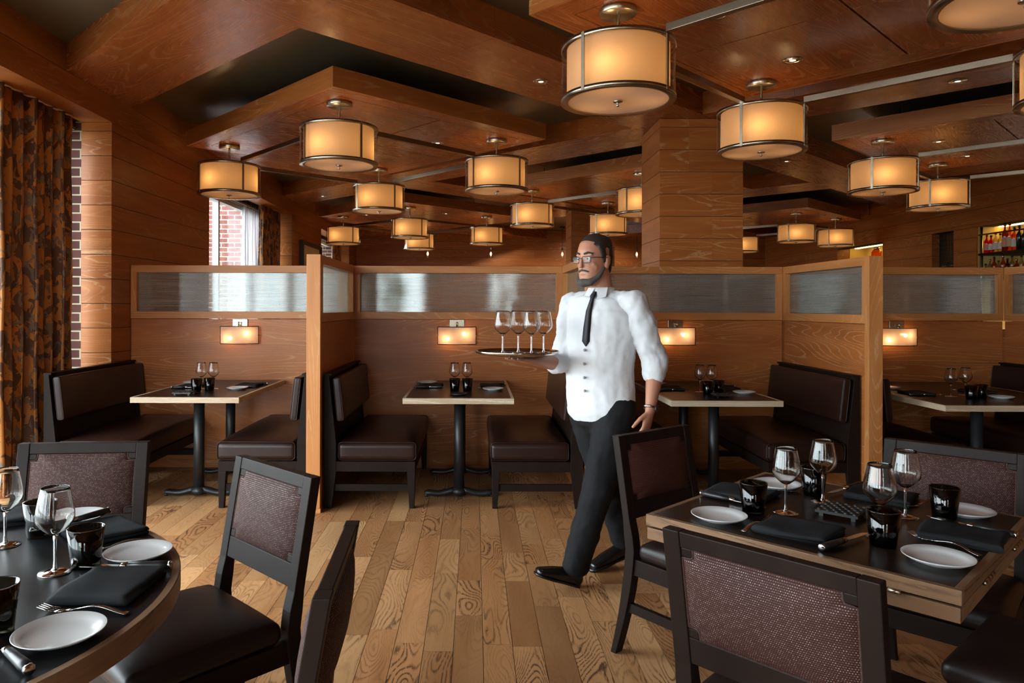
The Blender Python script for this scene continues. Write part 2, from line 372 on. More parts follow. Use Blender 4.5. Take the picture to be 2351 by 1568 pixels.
# ------------------------------------------------------------------ shell
XL, XR, YB, YF, ZC, ZS, ZP = -2.99, 7.3, -3.2, 18.0, 3.316, 3.117, 3.0
BH = .2025
g = G(); wd = .122; x = -3.5; random.seed(3)
g.box(-3.6, 7.6, -3.4, 18.2, -.06, -.004, mat=1)
while x < XR + .2:
    y = -3.4 + random.uniform(-.6, 0)
    while y < 7.2:
        L = random.choice((.32, .42, .55, .7, .85, 1.0, 1.2)); y1 = min(y + L, 7.2)
        tv = random.betavariate(2.2, 2.2); tone = (tv, tv, tv, 1)
        gr = random.random() ** 2.2; ln = random.choice((.4, .6, .8, 1, 1, 1))
        q = 0.0011
        g.box(x + q, x + wd - q, max(y, -3.4) + q, y1 - q, -.004, 0.0, grain=1, tone=(tv, gr, ln, 1))
        y += L
    g.box(x + .0007, x + wd - .0007, 7.2, 18.2, -.004, 0.0, grain=1, tone=(random.random(), random.random() * .5, .5, 1))
    x += wd
tag(g.build('floor', ['floor', 'gap']), kind='structure')
tag(G().box(-3.4, XR + .2, YB - .2, YF + .2, ZC, ZC + .1).build('ceiling', 'ceil'), kind='structure')
def boards(g, x0, x1, y0, y1, z0, z1, face, zref=0, cut=1.6):
    """board cladding on a solid; face is the axis normal to the visible side(s)"""
    k = 0; z = zref
    while z < z1 - .004:
        a, b = max(z, z0), min(z + BH, z1); z += BH; k += 1
        if b - a < .006: continue
        lo, hi = (y0, y1) if face == 'x' else (x0, x1)
        st = [lo]; p = lo - random.uniform(.2, cut)
        while p < hi - .3:
            p += cut * random.uniform(.7, 1.3)
            if lo + .3 < p < hi - .3: st.append(p)
        st.append(hi)
        for i in range(len(st) - 1):
            if face == 'x': g.box(x0, x1, st[i], st[i + 1], a + .0025, b - .0025, grain=1)
            elif face == 'y': g.box(st[i], st[i + 1], y0, y1, a + .0025, b - .0025, grain=0)
    q = .006
    if face == 'b': pass
    g.box(x0 + q, x1 - q, y0 + q, y1 - q, z0, z1, mat=1)
    return g
def clad(g, x0, x1, y0, y1, z0, z1):
    """four-sided cladding for piers and columns"""
    z = 0.0
    while z < z1 - .004:
        a, b = max(z, z0), min(z + BH, z1); z += BH
        if b - a < .006: continue
        d = .0025; t_ = .02
        for (X0, X1, Y0, Y1, gr) in ((x0, x1, y0, y0 + t_, 0), (x0, x1, y1 - t_, y1, 0), (x0, x0 + t_, y0 + t_, y1 - t_, 1), (x1 - t_, x1, y0 + t_, y1 - t_, 1)):
            lo, hi = (X0, X1) if gr == 0 else (Y0, Y1); m = [lo, hi]
            if hi - lo > .6: m = [lo, lo + (hi - lo) * random.choice((.35, .63, .63, .5)), hi]
            for i in range(len(m) - 1):
                if gr == 0: g.box(m[i], m[i + 1], Y0, Y1, a + d, b - d, grain=0)
                else: g.box(X0, X1, m[i], m[i + 1], a + d, b - d, grain=1)
    q = .006; g.box(x0 + q, x1 - q, y0 + q, y1 - q, z0, z1, mat=1); return g
ZH = 2.91
g = G()
for a, b in ((YB, 5.88), (5.88, 11.68), (11.68, YF)):
    g.box(-3.24, XL, a, b, ZH, ZS - .002, grain=1); g.box(-3.24, XL, a, b, ZS + .002, ZC, grain=1)
g.box(-3.6, -3.0, YB, YF, ZH + .01, ZC - .01, mat=1)
for a, b in ((5.88, 8.04), (11.68, 13.9), (17.0, 18.0)): clad(g, -3.24, XL, a, b, 0, ZH)
for a, b in ((5.9, 8.04), (11.7, 13.9), (16.9, 18.1)): g.box(-4.1, -3.245, a, b, 0, ZC, mat=2, grain=0)
g.box(-3.6, -3.3, YB, 18, ZH - .06, ZC, mat=2)
g.box(-3.6, -3.2, 3.72, 3.8, 0, ZH, mat=3); g.box(-3.55, -3.45, -1.2, -1.12, 0, ZH, mat=3)
tag(g.build('wall_left', ['oak', 'gap', 'brick_dark', 'white_metal']), kind='structure')
def window(name, horizontal, a0, a1, b, z0, z1, mull, mat='white_metal'):
    """frame of the window with its panes; a runs along the wall"""
    g = G(); p = G(); f = .05
    def bx(q, s0, s1, t0, t1, zz0, zz1, m=0):
        if horizontal: q.box(s0, s1, t0, t1, zz0, zz1, mat=m)
        else: q.box(t0, t1, s0, s1, zz0, zz1, mat=m)
    bx(g, a0, a1, b - .04, b + .04, z0, z0 + f); bx(g, a0, a1, b - .04, b + .04, z1 - f, z1)
    for m in [a0 + f / 2, a1 - f / 2] + mull: bx(g, m - f / 2, m + f / 2, b - .04, b + .04, z0 + f, z1 - f)
    o = tag(g.build(name, mat), kind='structure')
    bx(p, a0 + f, a1 - f, b - .004, b + .004, z0 + f, z1 - f); p.build('window_glass', 'pane', o)
window('window_1', False, YB, 5.88, -3.46, .06, ZH - .06, [3.6, 4.72, 1.4, -.8])
window('window_2', False, 8.04, 11.68, -3.46, .06, ZH - .06, [9.55])
window('window_3', False, 13.9, 17.0, -3.46, .06, ZH - .06, [15.4])
# back wall behind the camera with two windows
g = G()
for a, b in ((-3.24, -2.8), (-1.1, .3), (1.1, 7.5)): clad(g, a, b, YB - .25, YB, 0, ZC)
for a, b in ((-2.8, -1.1), (.3, 1.1)):
    g.box(a, b, YB - .25, YB, 0, .12, grain=0); g.box(a, b, YB - .25, YB, 2.92, ZC, grain=0)
tag(g.build('wall_back', ['oak', 'gap']), kind='structure')
window('window_4', True, -2.8, -1.1, YB - .15, .12, 2.92, [-1.95])
window('window_5', True, .3, 1.1, YB - .15, .12, 2.92, [])
g = G(); boards(g, -3.3, 7.5, YF, YF + .2, 0, ZC, 'y', 0, 3.0); tag(g.build('wall_far', ['oak', 'gap']), kind='structure')
# right wall with the bar niche (7.5-10.4), the wine cabinet recess and the small niche
g = G(); NT_ = 2.58
for a, b in ((YB, 6.6), (10.4, 10.9), (11.42, 12.8), (14.4, YF)): boards(g, XR, XR + .25, a, b, 0, NT_, 'x', 0, 2.2)
boards(g, XR, XR + .25, YB, YF, NT_, ZC, 'x', 12 * BH, 2.4)
for a, b in ((6.6, 10.4), (10.9, 11.42), (12.8, 14.4)): boards(g, XR, XR + .25, a, b, 0, 1.1, 'x', 0, 2)
g.box(XR + .6, XR + .65, 6.5, 10.5, 1, 2.8, mat=2); g.box(XR + .02, XR + .6, 6.5, 10.5, 2.6, 2.68, mat=2); g.box(XR + .24, XR + .6, 10.4, 10.5, 1, 2.7, mat=2); g.box(XR + .02, XR + .24, 10.39, 10.40, 1.1, 2.58, mat=2)
g.box(XR + .6, XR + .65, 12.7, 14.5, 1, 2.8, mat=2); g.box(XR + .02, XR + .6, 12.7, 14.5, 2.6, 2.68, mat=2); g.box(XR + .24, XR + .6, 12.68, 12.8, 1, 2.7, mat=0); g.box(XR + .24, XR + .6, 14.4, 14.5, 1, 2.7, mat=2)
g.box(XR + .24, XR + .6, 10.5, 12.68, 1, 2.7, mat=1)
tag(g.build('wall_right', ['oak', 'gap', 'amber_wall']), kind='structure')
for a, b, lb in ((7.0, 10.37, 'thin amber strip light under the top of the bottle niche'), (12.9, 14.3, 'thin amber strip light under the top of the small golden niche')):
    tag(G().box(XR + .30, XR + .36, a, b, 2.575, 2.60).build('strip_light', 'led'), lb, 'strip light', 'strip lights in the wall niches')
tag(G().box(-30, 30, -30, 40, -.4, -.1).build('ground_outside', 'paving'), kind='structure')
g = G(); g.box(-9, -3.72, 11.62, 12.0, -.1, 5, grain=0); tag(g.build('wall_outside', 'brick'), kind='structure')
# ------------------------------------------------------------------ ceiling beams: two diagonal families on a 3.11 x 2.95 m lattice
def beam(name, px, py, dx, dy, wdt, z0, z1):
    L = math.hypot(dx, dy); dx, dy = dx / L, dy / L
    ts = []
    for (v, d, lo, hi) in ((px, dx, -3.02, XR), (py, dy, YB, YF)):
        ts.append(sorted(((lo - v) / d, (hi - v) / d)))
    t0, t1 = max(ts[0][0], ts[1][0]) - .3, min(ts[0][1], ts[1][1]) + .3
    if t1 - t0 < .8: return
    g = G(); k = t0; brk = [t0]
    while k < t1 - 2.6: k += 2.145; brk.append(k)
    brk.append(t1); M = MX((px, py, 0), math.atan2(dy, dx))
    h = wdt / 2
    for i in range(len(brk) - 1):
        g.box(brk[i] + .0008, brk[i + 1] - .0008, -h, h, z0, z1, grain=0, M=M)
    tag(g.build(name, 'oak_ceiling'), kind='structure')
n = 1
for k in range(-2, 5):
    px, py = .46 + k * 3.11, 5.38 - k * 2.95
    for j in (0,):
        beam('trim_%d' % n, px, py, 3.11, 2.95, .72, ZS, ZC); n += 1
for k in range(1, 4):
    beam('trim_%d' % n, .46 - k * 3.11, 5.38 + k * 2.95 , 3.11, 2.95, .72, ZS, ZC) if k > 2 else None; n += 1
for k in range(-3, 3):
    beam('trim_%d' % n, .47 + k * 3.11, 8.34 + k * 2.95, -3.11, 2.95, .72, ZS + .0012, ZC - .001); n += 1
# columns
for nm, x0, x1, y0, y1 in (('wall_column', 1.68, 2.436, 6.5, 7.2), ('wall_pillar', 1.68, 2.436, 12.47, 13.2)):
    tag(clad(G(), x0, x1, y0, y1, 0, ZS - .001).build(nm, ['oak', 'gap']), kind='structure')
# ------------------------------------------------------------------ suspended panels, lamps, bars
PAN = {'A': ((-1.11, 6.99), 1.35, 1.18, 'over the left booths'), 'B': ((2.01, 3.83), 1.25, 1.18, 'nearest the camera'),
       'C': ((-1.08, 12.69), 1.25, 1.18, 'far back at left'), 'D': ((2.01, 9.75), 1.25, 1.18, 'behind the big column'),
       'E': ((5.135, 6.76), 1.25, 1.18, 'beside the bar wall'), 'G': ((5.3, 13.1), 1.25, 1.18, 'far right past the column')}
for k, (c, h1, h2, where) in PAN.items():
    M = MX((0, 0, 0), A2); a, b = h2, h1            # local x along E2, y along E1
    r = thing('ceiling_panel', 'square suspended oak ceiling panel ' + where, 'ceiling panel', (c[0], c[1], ZP), A2, 'suspended oak ceiling panels'); r['kind'] = 'thing'
    T = .15; fw = .155
    g = G()
    for (x0, x1, y0, y1, gr) in ((-a, a, -b, -b + .02, 0), (-a, a, b - .02, b, 0), (-a, -a + .02, -b + .02, b - .02, 1), (a - .02, a, -b + .02, b - .02, 1)):
        g.box(x0, x1, y0, y1, .0, T, grain=gr)
    g.build('fascia', 'oak', r)
    g = G()
    i0, j0 = a - .02, b - .02
    g.box(-i0, i0, -j0, -j0 + fw, .001, .02, grain=0); g.box(-i0, i0, j0 - fw, j0, .001, .02, grain=0)
    g.box(-i0, -i0 + fw, -j0 + fw, j0 - fw, .001, .02, grain=1); g.box(i0 - fw, i0, -j0 + fw, j0 - fw, .001, .02, grain=1)
    q = .006; ii, jj = i0 - fw - q, j0 - fw - q
    for sx in (0, 1):
        for sy in (0, 1):
            g.box(-ii if sx == 0 else q, -q if sx == 0 else ii, -jj if sy == 0 else q, -q if sy == 0 else jj, .001, .02, grain=0)
    g.box(-i0, i0, -j0, j0, .022, .05, mat=1)
    g.build('soffit', ['oak_ceiling', 'gap'], r)
    g = G()
    for sx, sy in ((-.7, -.8), (.7, -.8), (-.7, .8), (.7, .8)): g.tube([(sx, sy, .05), (sx, sy, ZC - ZP)], .005)
    g.build('hanger_rods', 'iron', r)
def make_lamp():
    r = thing('drum_lamp', 'drum lamp', 'lamp')
    H0, H1, R = -.497, -.20, .30          # relative to the panel soffit
    g = G(); g.lathe([(0, 0), (.098, 0), (.100, -.004), (.100, -.028), (.096, -.032), (0, -.032)], 40); g.build('canopy', 'nickel', r)
    G().tube([(0, 0, -.03), (0, 0, -.24)], .009, 12).build('stem', 'nickel', r)
    f = G()
    for z0, z1 in ((H1 - .022, H1), (H0, H0 + .022)):
        f.lathe([(R - .003, z0), (R + .004, z0), (R + .004, z1), (R - .003, z1), (R - .003, z0)], 64)
    f.lathe([(R - .034, H0 - .001), (R + .004, H0 - .001), (R + .004, H0 + .003), (R - .034, H0 + .003), (R - .034, H0 - .001)], 64)
    for k in range(4):
        an = A2 + k * PI / 2; M = MX((0, 0, 0), an); f.box(R - .002, R + .006, -.009, .009, H0, H1, M=M)
        f.tube([(math.cos(an) * .29, math.sin(an) * .29, H1 - .01), (0, 0, H1 - .01)], .004, 6)
    f.build('ring_frame', 'nickel', r)
    g = G(); g.lathe([(R, H0 + .02), (R, H1 - .02)], 64); g.build('outer_glass', 'seeded', r)
    g = G(); g.lathe([(.272, H0 + .012), (.272, H1 - .012)], 64); g.build('shade', 'lampshade', r)
    g = G(); g.lathe([(0, H0 + .008), (R - .02, H0 + .008)], 48); g.build('diffuser', 'diffuser', r)
    g = G(); g.lathe([(0, H0 + .006), (.026, H0 + .005), (.026, H0 - .002), (.008, H0 - .005), (.006, H0 - .012), (.009, H0 - .018), (.006, H0 - .026), (0, H0 - .027)], 20); g.build('finial', 'steel', r)
    for an in (-2.0, -2.0 + 2 * PI / 3, -2.0 + 4 * PI / 3):
        g = G(); g.ball((math.cos(an) * .185, math.sin(an) * .185, -.36), .030, 12, 0, 1.25); g.build('bulb', 'bulb', r)
    return r
LAMP = Proto(make_lamp())
NAMES = {'L': 'left', 'N': 'near', 'R': 'right', 'F': 'far'}
LP = {'A': {'L': (-2.455, 7.14), 'N': (-1.07, 5.62), 'R': (.205, 6.86), 'F': (-1.12, 8.33)}, 'B': {'L': (.766, 3.844), 'F': (2.036, 5.09), 'N': (1.98, 2.57), 'R': (3.25, 3.82)},
      'C': {'L': (-2.34, 12.7), 'N': (-1.05, 11.53), 'R': (.21, 12.68), 'F': (-1.08, 13.85)}, 'D': {'L': (.784, 9.82), 'F': (2.036, 10.94), 'N': (1.99, 8.55)},
      'E': {'L': (3.9, 6.84), 'F': (5.15, 7.956), 'R': (6.4, 6.7), 'N': (5.12, 5.58)}, 'G': {'N': (5.437, 12.1), 'R': (6.48, 12.85), 'F': (5.36, 14.3), 'L': (4.3, 13.2)}}
LP['D']['R'] = (3.24, 9.67)
HID = {}
for k in LP:
    for q, (x, y) in LP[k].items():
        LAMP.put('drum lamp at the %s corner of the ceiling panel %s' % (NAMES[q], PAN[k][3]), (x, y, ZP + .0005), 0, 'drum lamps under the ceiling panels')
    P = dict(LP[k]); P.update(HID.get(k, {}))
    for a, b in (('L', 'N'), ('N', 'R'), ('R', 'F'), ('F', 'L')):
        if a in P and b in P:
            A_, B_ = Vector((*P[a], 0)), Vector((*P[b], 0)); d = (B_ - A_); L = d.length; M = MX((A_.x, A_.y, 0), math.atan2(d.y, d.x))
            g = G(); g.box(.302, L - .302, -.02, .02, ZP - .205, ZP - .165, M=M)
            tag(g.build('connecting_bar', 'alu', None, None, None, .002), 'metal bar joining the %s and %s lamps of the panel %s' % (NAMES[a], NAMES[b], PAN[k][3]), 'metal bar', 'metal bars between drum lamps')
# recessed downlights
r = thing('downlight', 'downlight', 'downlight')
g = G(); g.lathe([(.048, .0), (.062, .0), (.062, -.004), (.048, -.003)], 32); g.build('trim_ring', 'steel', r)
g = G(); g.lathe([(.048, -.003), (.040, -.0006), (.036, -.003), (.028, -.0008), (.022, -.003), (.012, -.0008), (0, -.003)], 24); g.build('reflector', 'chrome', r)
g = G(); g.lathe([(.020, -.0032), (.012, -.0045), (0, -.005)], 16); g.build('lamp', 'dlamp', r)
DL = Proto(r)
for x, y, z, lb in ((.499, 5.445, ZS, 'on the long beam left of the biggest drum lamp'), (3.648, 5.406, ZS, 'on the beam at upper right above the bar side'), (3.653, 8.384, ZS, 'on the beam just right of the wood column'),
    (-2.374, 11.137, ZS, 'on the far beam near the second window'), (1.414, 10.488, ZP, 'on the panel behind the column'), (1.312, 3.927, ZP, 'largest one, right of the biggest drum lamp'), (2.051, 4.622, ZP, 'on the nearest panel above the second big drum lamp'),
    (-.367, 6.988, ZP, 'on the panel over the left booths'), (4.455, 6.872, ZP, 'on the right panel between two drum lamps'), (5.176, 7.517, ZP, 'on the right panel above the farther drum lamp'),
    (-1.9, 12.5, ZP, 'on the far left panel beside its left lamp'), (-.5, 12.3, ZP, 'on the far left panel beside its near lamp')):
    DL.put('round chrome recessed downlight ' + lb, (x, y, z - .0005), 0, 'recessed chrome downlights')

for i, (x, lb) in enumerate(((-1.6, 'leftmost of the row washing the end wall'), (.4, 'middle of the row washing the end wall'), (2.9, 'rightmost of the row washing the end wall'), (5.2, 'at the dark far right before the end wall'))):  # extra downlights, made up to brighten the dark end wall
    DL.put('small added downlight ' + lb, (x, 16.2, ZC - .0005), 0, 'recessed chrome downlights')
    l = bpy.data.lights.new('added_wall_wash', 'SPOT'); l.energy = 260 if i < 3 else 60; l.color = (1, .80, .58); l.spot_size = 2.0; l.spot_blend = .7; l.shadow_soft_size = .05  # added spot that throws the extra light on the wall
    o = bpy.data.objects.new('added_wall_wash', l); COL.objects.link(o); o.location = (x, 16.2, ZC - .012); o.rotation_euler = (.55, 0, 0)
# ------------------------------------------------------------------ booth partitions and dividers
YP = 6.2; ZT = 1.752
SEG = [(-2.985, -1.14), (-1.045, .756), (.851, 2.67), (2.765, 4.587), (4.682, 6.5)]
WHICH = ['of the first booth beside the curtained window', 'of the second booth, behind the tray', 'of the third booth, right of the waiter', 'of the fourth booth at the right edge', 'of the fifth booth past the right edge']
for (a, b), wh in zip(SEG, WHICH):
    r = thing('booth_partition', 'oak partition with ribbed glass ' + wh, 'partition', (a, YP, 0), 0, 'oak and glass booth back partitions'); r['kind'] = 'thing'
    L = b - a
    G().box(0, L, .012, .075, 0.07, 1.285, grain=0).build('back_panel', 'oak_panel', r)
    G().box(0, L, .002, .085, 0, .07, grain=0).build('plinth', 'oak', r)
    G().box(0, L, 0, .09, 1.29, 1.352, grain=0).build('bottom_rail', 'oak_trim', r, None, None, .002)
    G().box(0, L, 0, .09, 1.690, ZT, grain=0).build('top_rail', 'oak_trim', r, None, None, .002)
    for x in (0.0, L - .05): G().box(x, x + .05, 0.001, .089, 1.352, 1.69, grain=2).build('stile', 'oak_trim', r)
    G().box(.05, L - .05, .040, .048, 1.352, 1.69, grain=0).build('ribbed_glass', 'ribbed', r)
DIV = [(-1.14, 'left of centre'), (.756, 'hidden behind the waiter'), (2.67, 'at right with the blue-green glass'), (4.587, 'at the right edge of the view')]
for x, wh in DIV:
    r = thing('booth_divider', 'oak booth divider with end post ' + wh, 'divider', (x, 4.84, 0), 0, 'oak booth dividers'); r['kind'] = 'thing'
    W, L = .095, YP - 4.84
    G().box(0, W, 0, .055, .03, ZT, grain=2).build('end_post', 'oak_trim', r, None, None, .002)
    G().box(-.004, W + .004, -.004, .06, 0, .03, grain=0).build('post_foot', 'oak_trim', r)
    G().box(.002, W - .002, .056, .095, 1.352, 1.69, grain=2).build('stile', 'oak_trim', r)
    G().box(.002, W - .002, L - .05, L - .001, 1.352, 1.69, grain=2).build('stile', 'oak_trim', r)
    G().box(.002, W - .002, .056, L - .001, 1.69, ZT - .001, grain=1).build('top_rail', 'oak_trim', r)
    G().box(.002, W - .002, .056, L - .001, 1.29, 1.352, grain=1).build('bottom_rail', 'oak_trim', r)
    G().box(.012, W - .012, .056, L - .001, 0.0, 1.286, grain=1).build('side_panel', 'oak_panel', r)
    G().box(.042, .050, .095, L - .05, 1.352, 1.69, grain=1).build('ribbed_glass', 'ribbed', r)
# ------------------------------------------------------------------ benches
def make_bench():
    r = thing('booth_bench', 'bench', 'bench'); L = 1.24
    prof = [(0, 0), (.055, 0), (.085, .25), (.085, .45), (.035, .92), (0, .92)]
    for y in (0, L - .035): G().prism(prof, y, y + .035, 'y').build('end_post', 'dark', r, None, None, .002)
    G().prism([(.002, .25), (.078, .25), (.078, .45), (.030, .915), (.002, .915)], .035, L - .035, 'y').build('back_board', 'dark', r)
    G().box(0, .05, 0, L, .92, .932, grain=1).build('cap_rail', 'dark', r)
    ang = math.atan2(.05, .47); Mb = Matrix.Translation((.088, 0, .60)) @ Matrix.Rotation(-ang, 4, 'Y')
    g = G(); g.cushion(0, .052, .006, L - .006, 0, .305, .014, 0, 0, Mb, .007, 8); bc = g.build('back_cushion', 'leather', r)
    def loop(x0, x1, z0, z1, y, rr, n=5):
        p = []
        for cx, cz, s in ((x1 - rr, z1 - rr, 0), (x0 + rr, z1 - rr, 1), (x0 + rr, z0 + rr, 2), (x1 - rr, z0 + rr, 3)):
            for k in range(n): a_ = (s + k / (n - 1)) * PI / 2; p.append((cx + rr * math.cos(a_), y, cz + rr * math.sin(a_)))
        return p
    for y in (.009, L - .009): G().tube(loop(.004, .049, .006, .299, y, .012), .0028, 6, closed=True, M=Mb).build('piping', 'leather', bc)
    g = G(); g.cushion(.092, .645, .0, L, .327, .455, .034, .038, 0, None, 0, 12); sc = g.build('seat_cushion', 'leather', r)
    for y in (.006, L - .006): G().tube(loop(.10, .638, .334, .458, y, .025), .003, 6, closed=True).build('piping', 'leather', sc)
    G().box(.06, .632, .004, L - .004, .255, .325, grain=1).build('seat_frame', 'dark', r, None, None, .002)
    for y, s in ((.004, 1), (L - .004, -1)):
        g = G(); y2 = y + s * .05
        vs = [(.577, y, .255), (.632, y, .255), (.632, y2, .255), (.577, y2, .255), (.592, y, 0), (.627, y, 0), (.627, y + s * .035, 0), (.592, y + s * .035, 0)]
        fs = [(0, 1, 2, 3), (7, 6, 5, 4), (0, 4, 5, 1), (1, 5, 6, 2), (2, 6, 7, 3), (3, 7, 4, 0)]
        if s < 0: fs = [f[::-1] for f in fs]
        g.add(vs, fs); g.build('leg', 'dark', r, None, None, .002)
        ya, yb = sorted((y + s * .012, y + s * .034)); G().box(.06, .592, ya, yb, .118, .165, grain=0).build('stretcher', 'dark', r)
    return r
BN = Proto(make_bench()); GB = 'dark leather booth benches'
for x0, f, lb in ((-2.982, 1, 'dark brown leather booth bench against the curtained window wall'), (-1.143, -1, 'dark brown leather booth bench on the left face of the centre-left divider'),
                  (-1.042, 1, 'dark brown leather booth bench on the right face of the centre-left divider'), (.753, -1, 'dark brown leather booth bench partly hidden by the waiter'),
                  (.854, 1, 'dark brown leather booth bench behind the waiter in the third booth'), (2.667, -1, 'dark brown leather booth bench against the divider with blue-green glass'),
                  (2.768, 1, 'dark leather booth bench on the far side of the right-hand divider post'), (4.584, -1, 'dark leather booth bench in the shadow at the right edge')):
    BN.put(lb, (x0, 4.945 if f > 0 else 6.185, 0), 0 if f > 0 else PI, GB)
# ------------------------------------------------------------------ sconces
r = thing('wall_sconce', 'sconce', 'wall lamp')
G().box(-.065, .065, -.014, 0, .012, .14, grain=0).build('backplate', 'nickel', r, None, None, .003)
g = G(); g.tube([(0, -.014, .085), (0, -.05, .085)], .006, 10); g.tube([(0, -.05, .10), (0, -.05, .03)], .006, 10); g.ball((0, -.05, .108), .010); g.build('arm', 'nickel', r)
def arc(z, dr=0): return [(.165 * k / 10 * 1.0, -.030 - dr - .065 * (1 - (k / 10) ** 2), z) for k in range(-10, 11)]
g = G(); A_, B_ = arc(-.072), arc(.074); n_ = len(A_)
g.add(A_ + B_, [(i, i + 1, n_ + i + 1, n_ + i) for i in range(n_ - 1)], None, 0, True); g.build('mica_shade', 'mica', r)
g = G(); g.tube(arc(-.074), .0035, 6); g.tube(arc(.076), .0035, 6)
for sx in (-1, 1): g.tube([(.165 * sx, -.030, -.074), (.165 * sx, -.030, .076)], .0035, 6); g.box(min(.163 * sx, .166 * sx), max(.163 * sx, .166 * sx), -.03, 0, -.004, .004)
g.build('shade_frame', 'iron', r)
for sx in (-1, 1): g = G(); g.ball((.165 * sx, -.036, 0), .007); g.build('end_knob', 'nickel', r)
for x, z in ((-.078, -.028), (.062, .014)): g = G(); g.ball((x, -.035, z), .0145, 12, 0, 1.1); g.build('bulb', 'sbulb', r)
SC = Proto(r)
for x, lb in ((-2.035, 'over the first booth table beside the curtain'), (-.154, 'over the second booth table left of the waiter'), (1.742, 'over the third booth table right of the waiter'), (3.66, 'over the fourth booth table, partly behind the right divider post')):
    SC.put('curved glowing wall sconce ' + lb, (x, YP + .012, 1.148), 0, 'glowing sconces on the booth partitions')
# ------------------------------------------------------------------ booth tables
def booth_table(lb, x0, x1, y0, y1, edge, px, ys, rot=0):
    r = thing('booth_table', lb, 'table', ((x0 + x1) / 2, y0, 0), 0, 'booth tables'); h = (x1 - x0) / 2; L = y1 - y0; t_ = .02
    G().box(-h + t_, h - t_, t_, L - .002, .722, .7603, grain=1).build('black_top', 'laminate_brown', r)
    g = G(); g.box(-h, h, 0, t_, .722, .7606, grain=0); g.box(-h, -h + t_, t_, L, .722, .7606, grain=1); g.box(h - t_, h, t_, L, .722, .7606, grain=1); g.build('edge_band', edge, r)
    for y in ys:
        dx = px - (x0 + x1) / 2
        G().lathe([(0, .02), (.038, .02), (.038, .722), (0, .722)], 28, c=(dx, y - y0)).build('column', 'iron', r)
        g = G()
        for s in (-1, 1):
            rs = []
            for k in range(9):
                q = k / 8; x = dx + s * (.03 + .225 * q); zz = .052 - .02 * q - .016 * math.sin(q * PI) ** 2; hh = .016 if k < 8 else .006; w_ = .034 - .008 * q
                rs.append([(x, y - y0 - w_, zz - hh), (x, y - y0 + w_, zz - hh), (x, y - y0 + w_ * .8, zz + hh), (x, y - y0 - w_ * .8, zz + hh)])
            g.rings(rs if s > 0 else [q_[::-1] for q_ in rs]); g.lathe([(0, 0), (.012, 0), (.012, .014), (.005, .022), (0, .022)], 10, c=(dx + s * .24, y - y0))
        g.lathe([(0, .02), (.055, .02), (.055, .05), (.042, .07), (0, .07)], 20, c=(dx, y - y0)); g.build('foot', 'iron', r)
booth_table('dark booth table with pale front edge beside the curtained window', -2.403, -1.644, 4.985, 6.19, 'oak_edge', -2.03, (5.27, 5.95))
booth_table('dark booth table with pale front edge between two benches, left of the waiter', -.5, .275, 4.97, 6.19, 'oak_edge', -.112, (5.27, 5.95))
booth_table('dark booth table with greyish oak edge right of the waiter', 1.345, 2.11, 4.88, 6.19, 'oak_edge', 1.74, (5.2, 5.95))
booth_table('wide dark booth table at right, behind the divider post', 3.085, 4.20, 4.68, 6.19, 'oak_edge', 3.28, (5.9,))
for o in list(COL.objects):
    if o.get('label') == 'wide dark booth table at right, behind the divider post':
        G().lathe([(0, .0), (.18, 0), (.18, .012), (.045, .03), (.038, .06), (.038, .722), (0, .722)], 28, c=(-.142, .3)).build('column', 'iron', o)
# ------------------------------------------------------------------ curtains, picture, pendants
def drape(name, lb, x, y0, y1, z0, z1, amp, folds, mat):
    g = G(); n_ = folds * 14; vs = []; fs = []; uvs = []; ln = 0; P = None
    pts = []
    for i in range(n_ + 1):
        u = i / n_; ph = u * folds * 2 * PI + .5 * math.sin(u * 11)
        pts.append((x + amp * (math.sin(ph) * (.8 + .35 * math.sin(u * 17 + 1)) + .25 * math.sin(2 * ph + 1)), y0 + (y1 - y0) * u + amp * .35 * math.sin(2 * ph)))
    acc = [0]
    for a_, b_ in zip(pts, pts[1:]): acc.append(acc[-1] + math.dist(a_, b_))
    m = 14
    for j in range(m + 1):
        z = z0 + (z1 - z0) * j / m; q = 1 - .25 * j / m
        for i, p in enumerate(pts): vs.append((x + (p[0] - x) * q + .008 * math.sin(j * .9 + i * .3), p[1], z))
    for j in range(m):
        for i in range(n_):
            a = j * (n_ + 1) + i; fs.append((a, a + 1, a + n_ + 2, a + n_ + 1))
            z, z2 = z0 + (z1 - z0) * j / m, z0 + (z1 - z0) * (j + 1) / m; uvs.append([(acc[i], z), (acc[i + 1], z), (acc[i + 1], z2), (acc[i], z2)])
    g.add(vs, fs, uvs, 0, True); o = g.build(name, mat)
    s_ = o.modifiers.new('thick', 'SOLIDIFY'); s_.thickness = .003
    return tag(o, lb, 'curtain')
drape('window_curtain', 'bronze and grey patterned drape hanging in folds at the left edge', -3.225, 4.78, 5.74, .01, 2.90, .06, 8, 'drape')
drape('window_curtain', 'dark bronze drape beside the second window, seen above the first partition', -3.17, 10.55, 11.62, .01, 2.90, .055, 9, 'drape')
drape('window_curtain', 'dark drape beside the third far window', -3.17, 15.9, 16.9, .01, 2.90, .05, 8, 'drape')
drape('sheer_curtain', 'white sheer curtain in the second window', -3.36, 10.35, 11.5, .01, 2.88, .045, 10, 'sheer')
r = thing('framed_picture', 'black framed picture of a dark plant on the window wall far back', 'picture', (XL + .002, 12.95, 1.55))
g = G()
for z0, z1 in ((0, .06), (.92, .98)): g.box(0, .06, -.75, .75, z0, z1, grain=1)
for y0, y1 in ((-.75, -.69), (.69, .75)): g.box(0, .06, y0, y1, .06, .92, grain=2)
g.build('frame', 'iron', r)
G().box(0, .02, -.69, .69, .06, .92).build('mat_board', 'cream', r)
g = G(); random.seed(5)
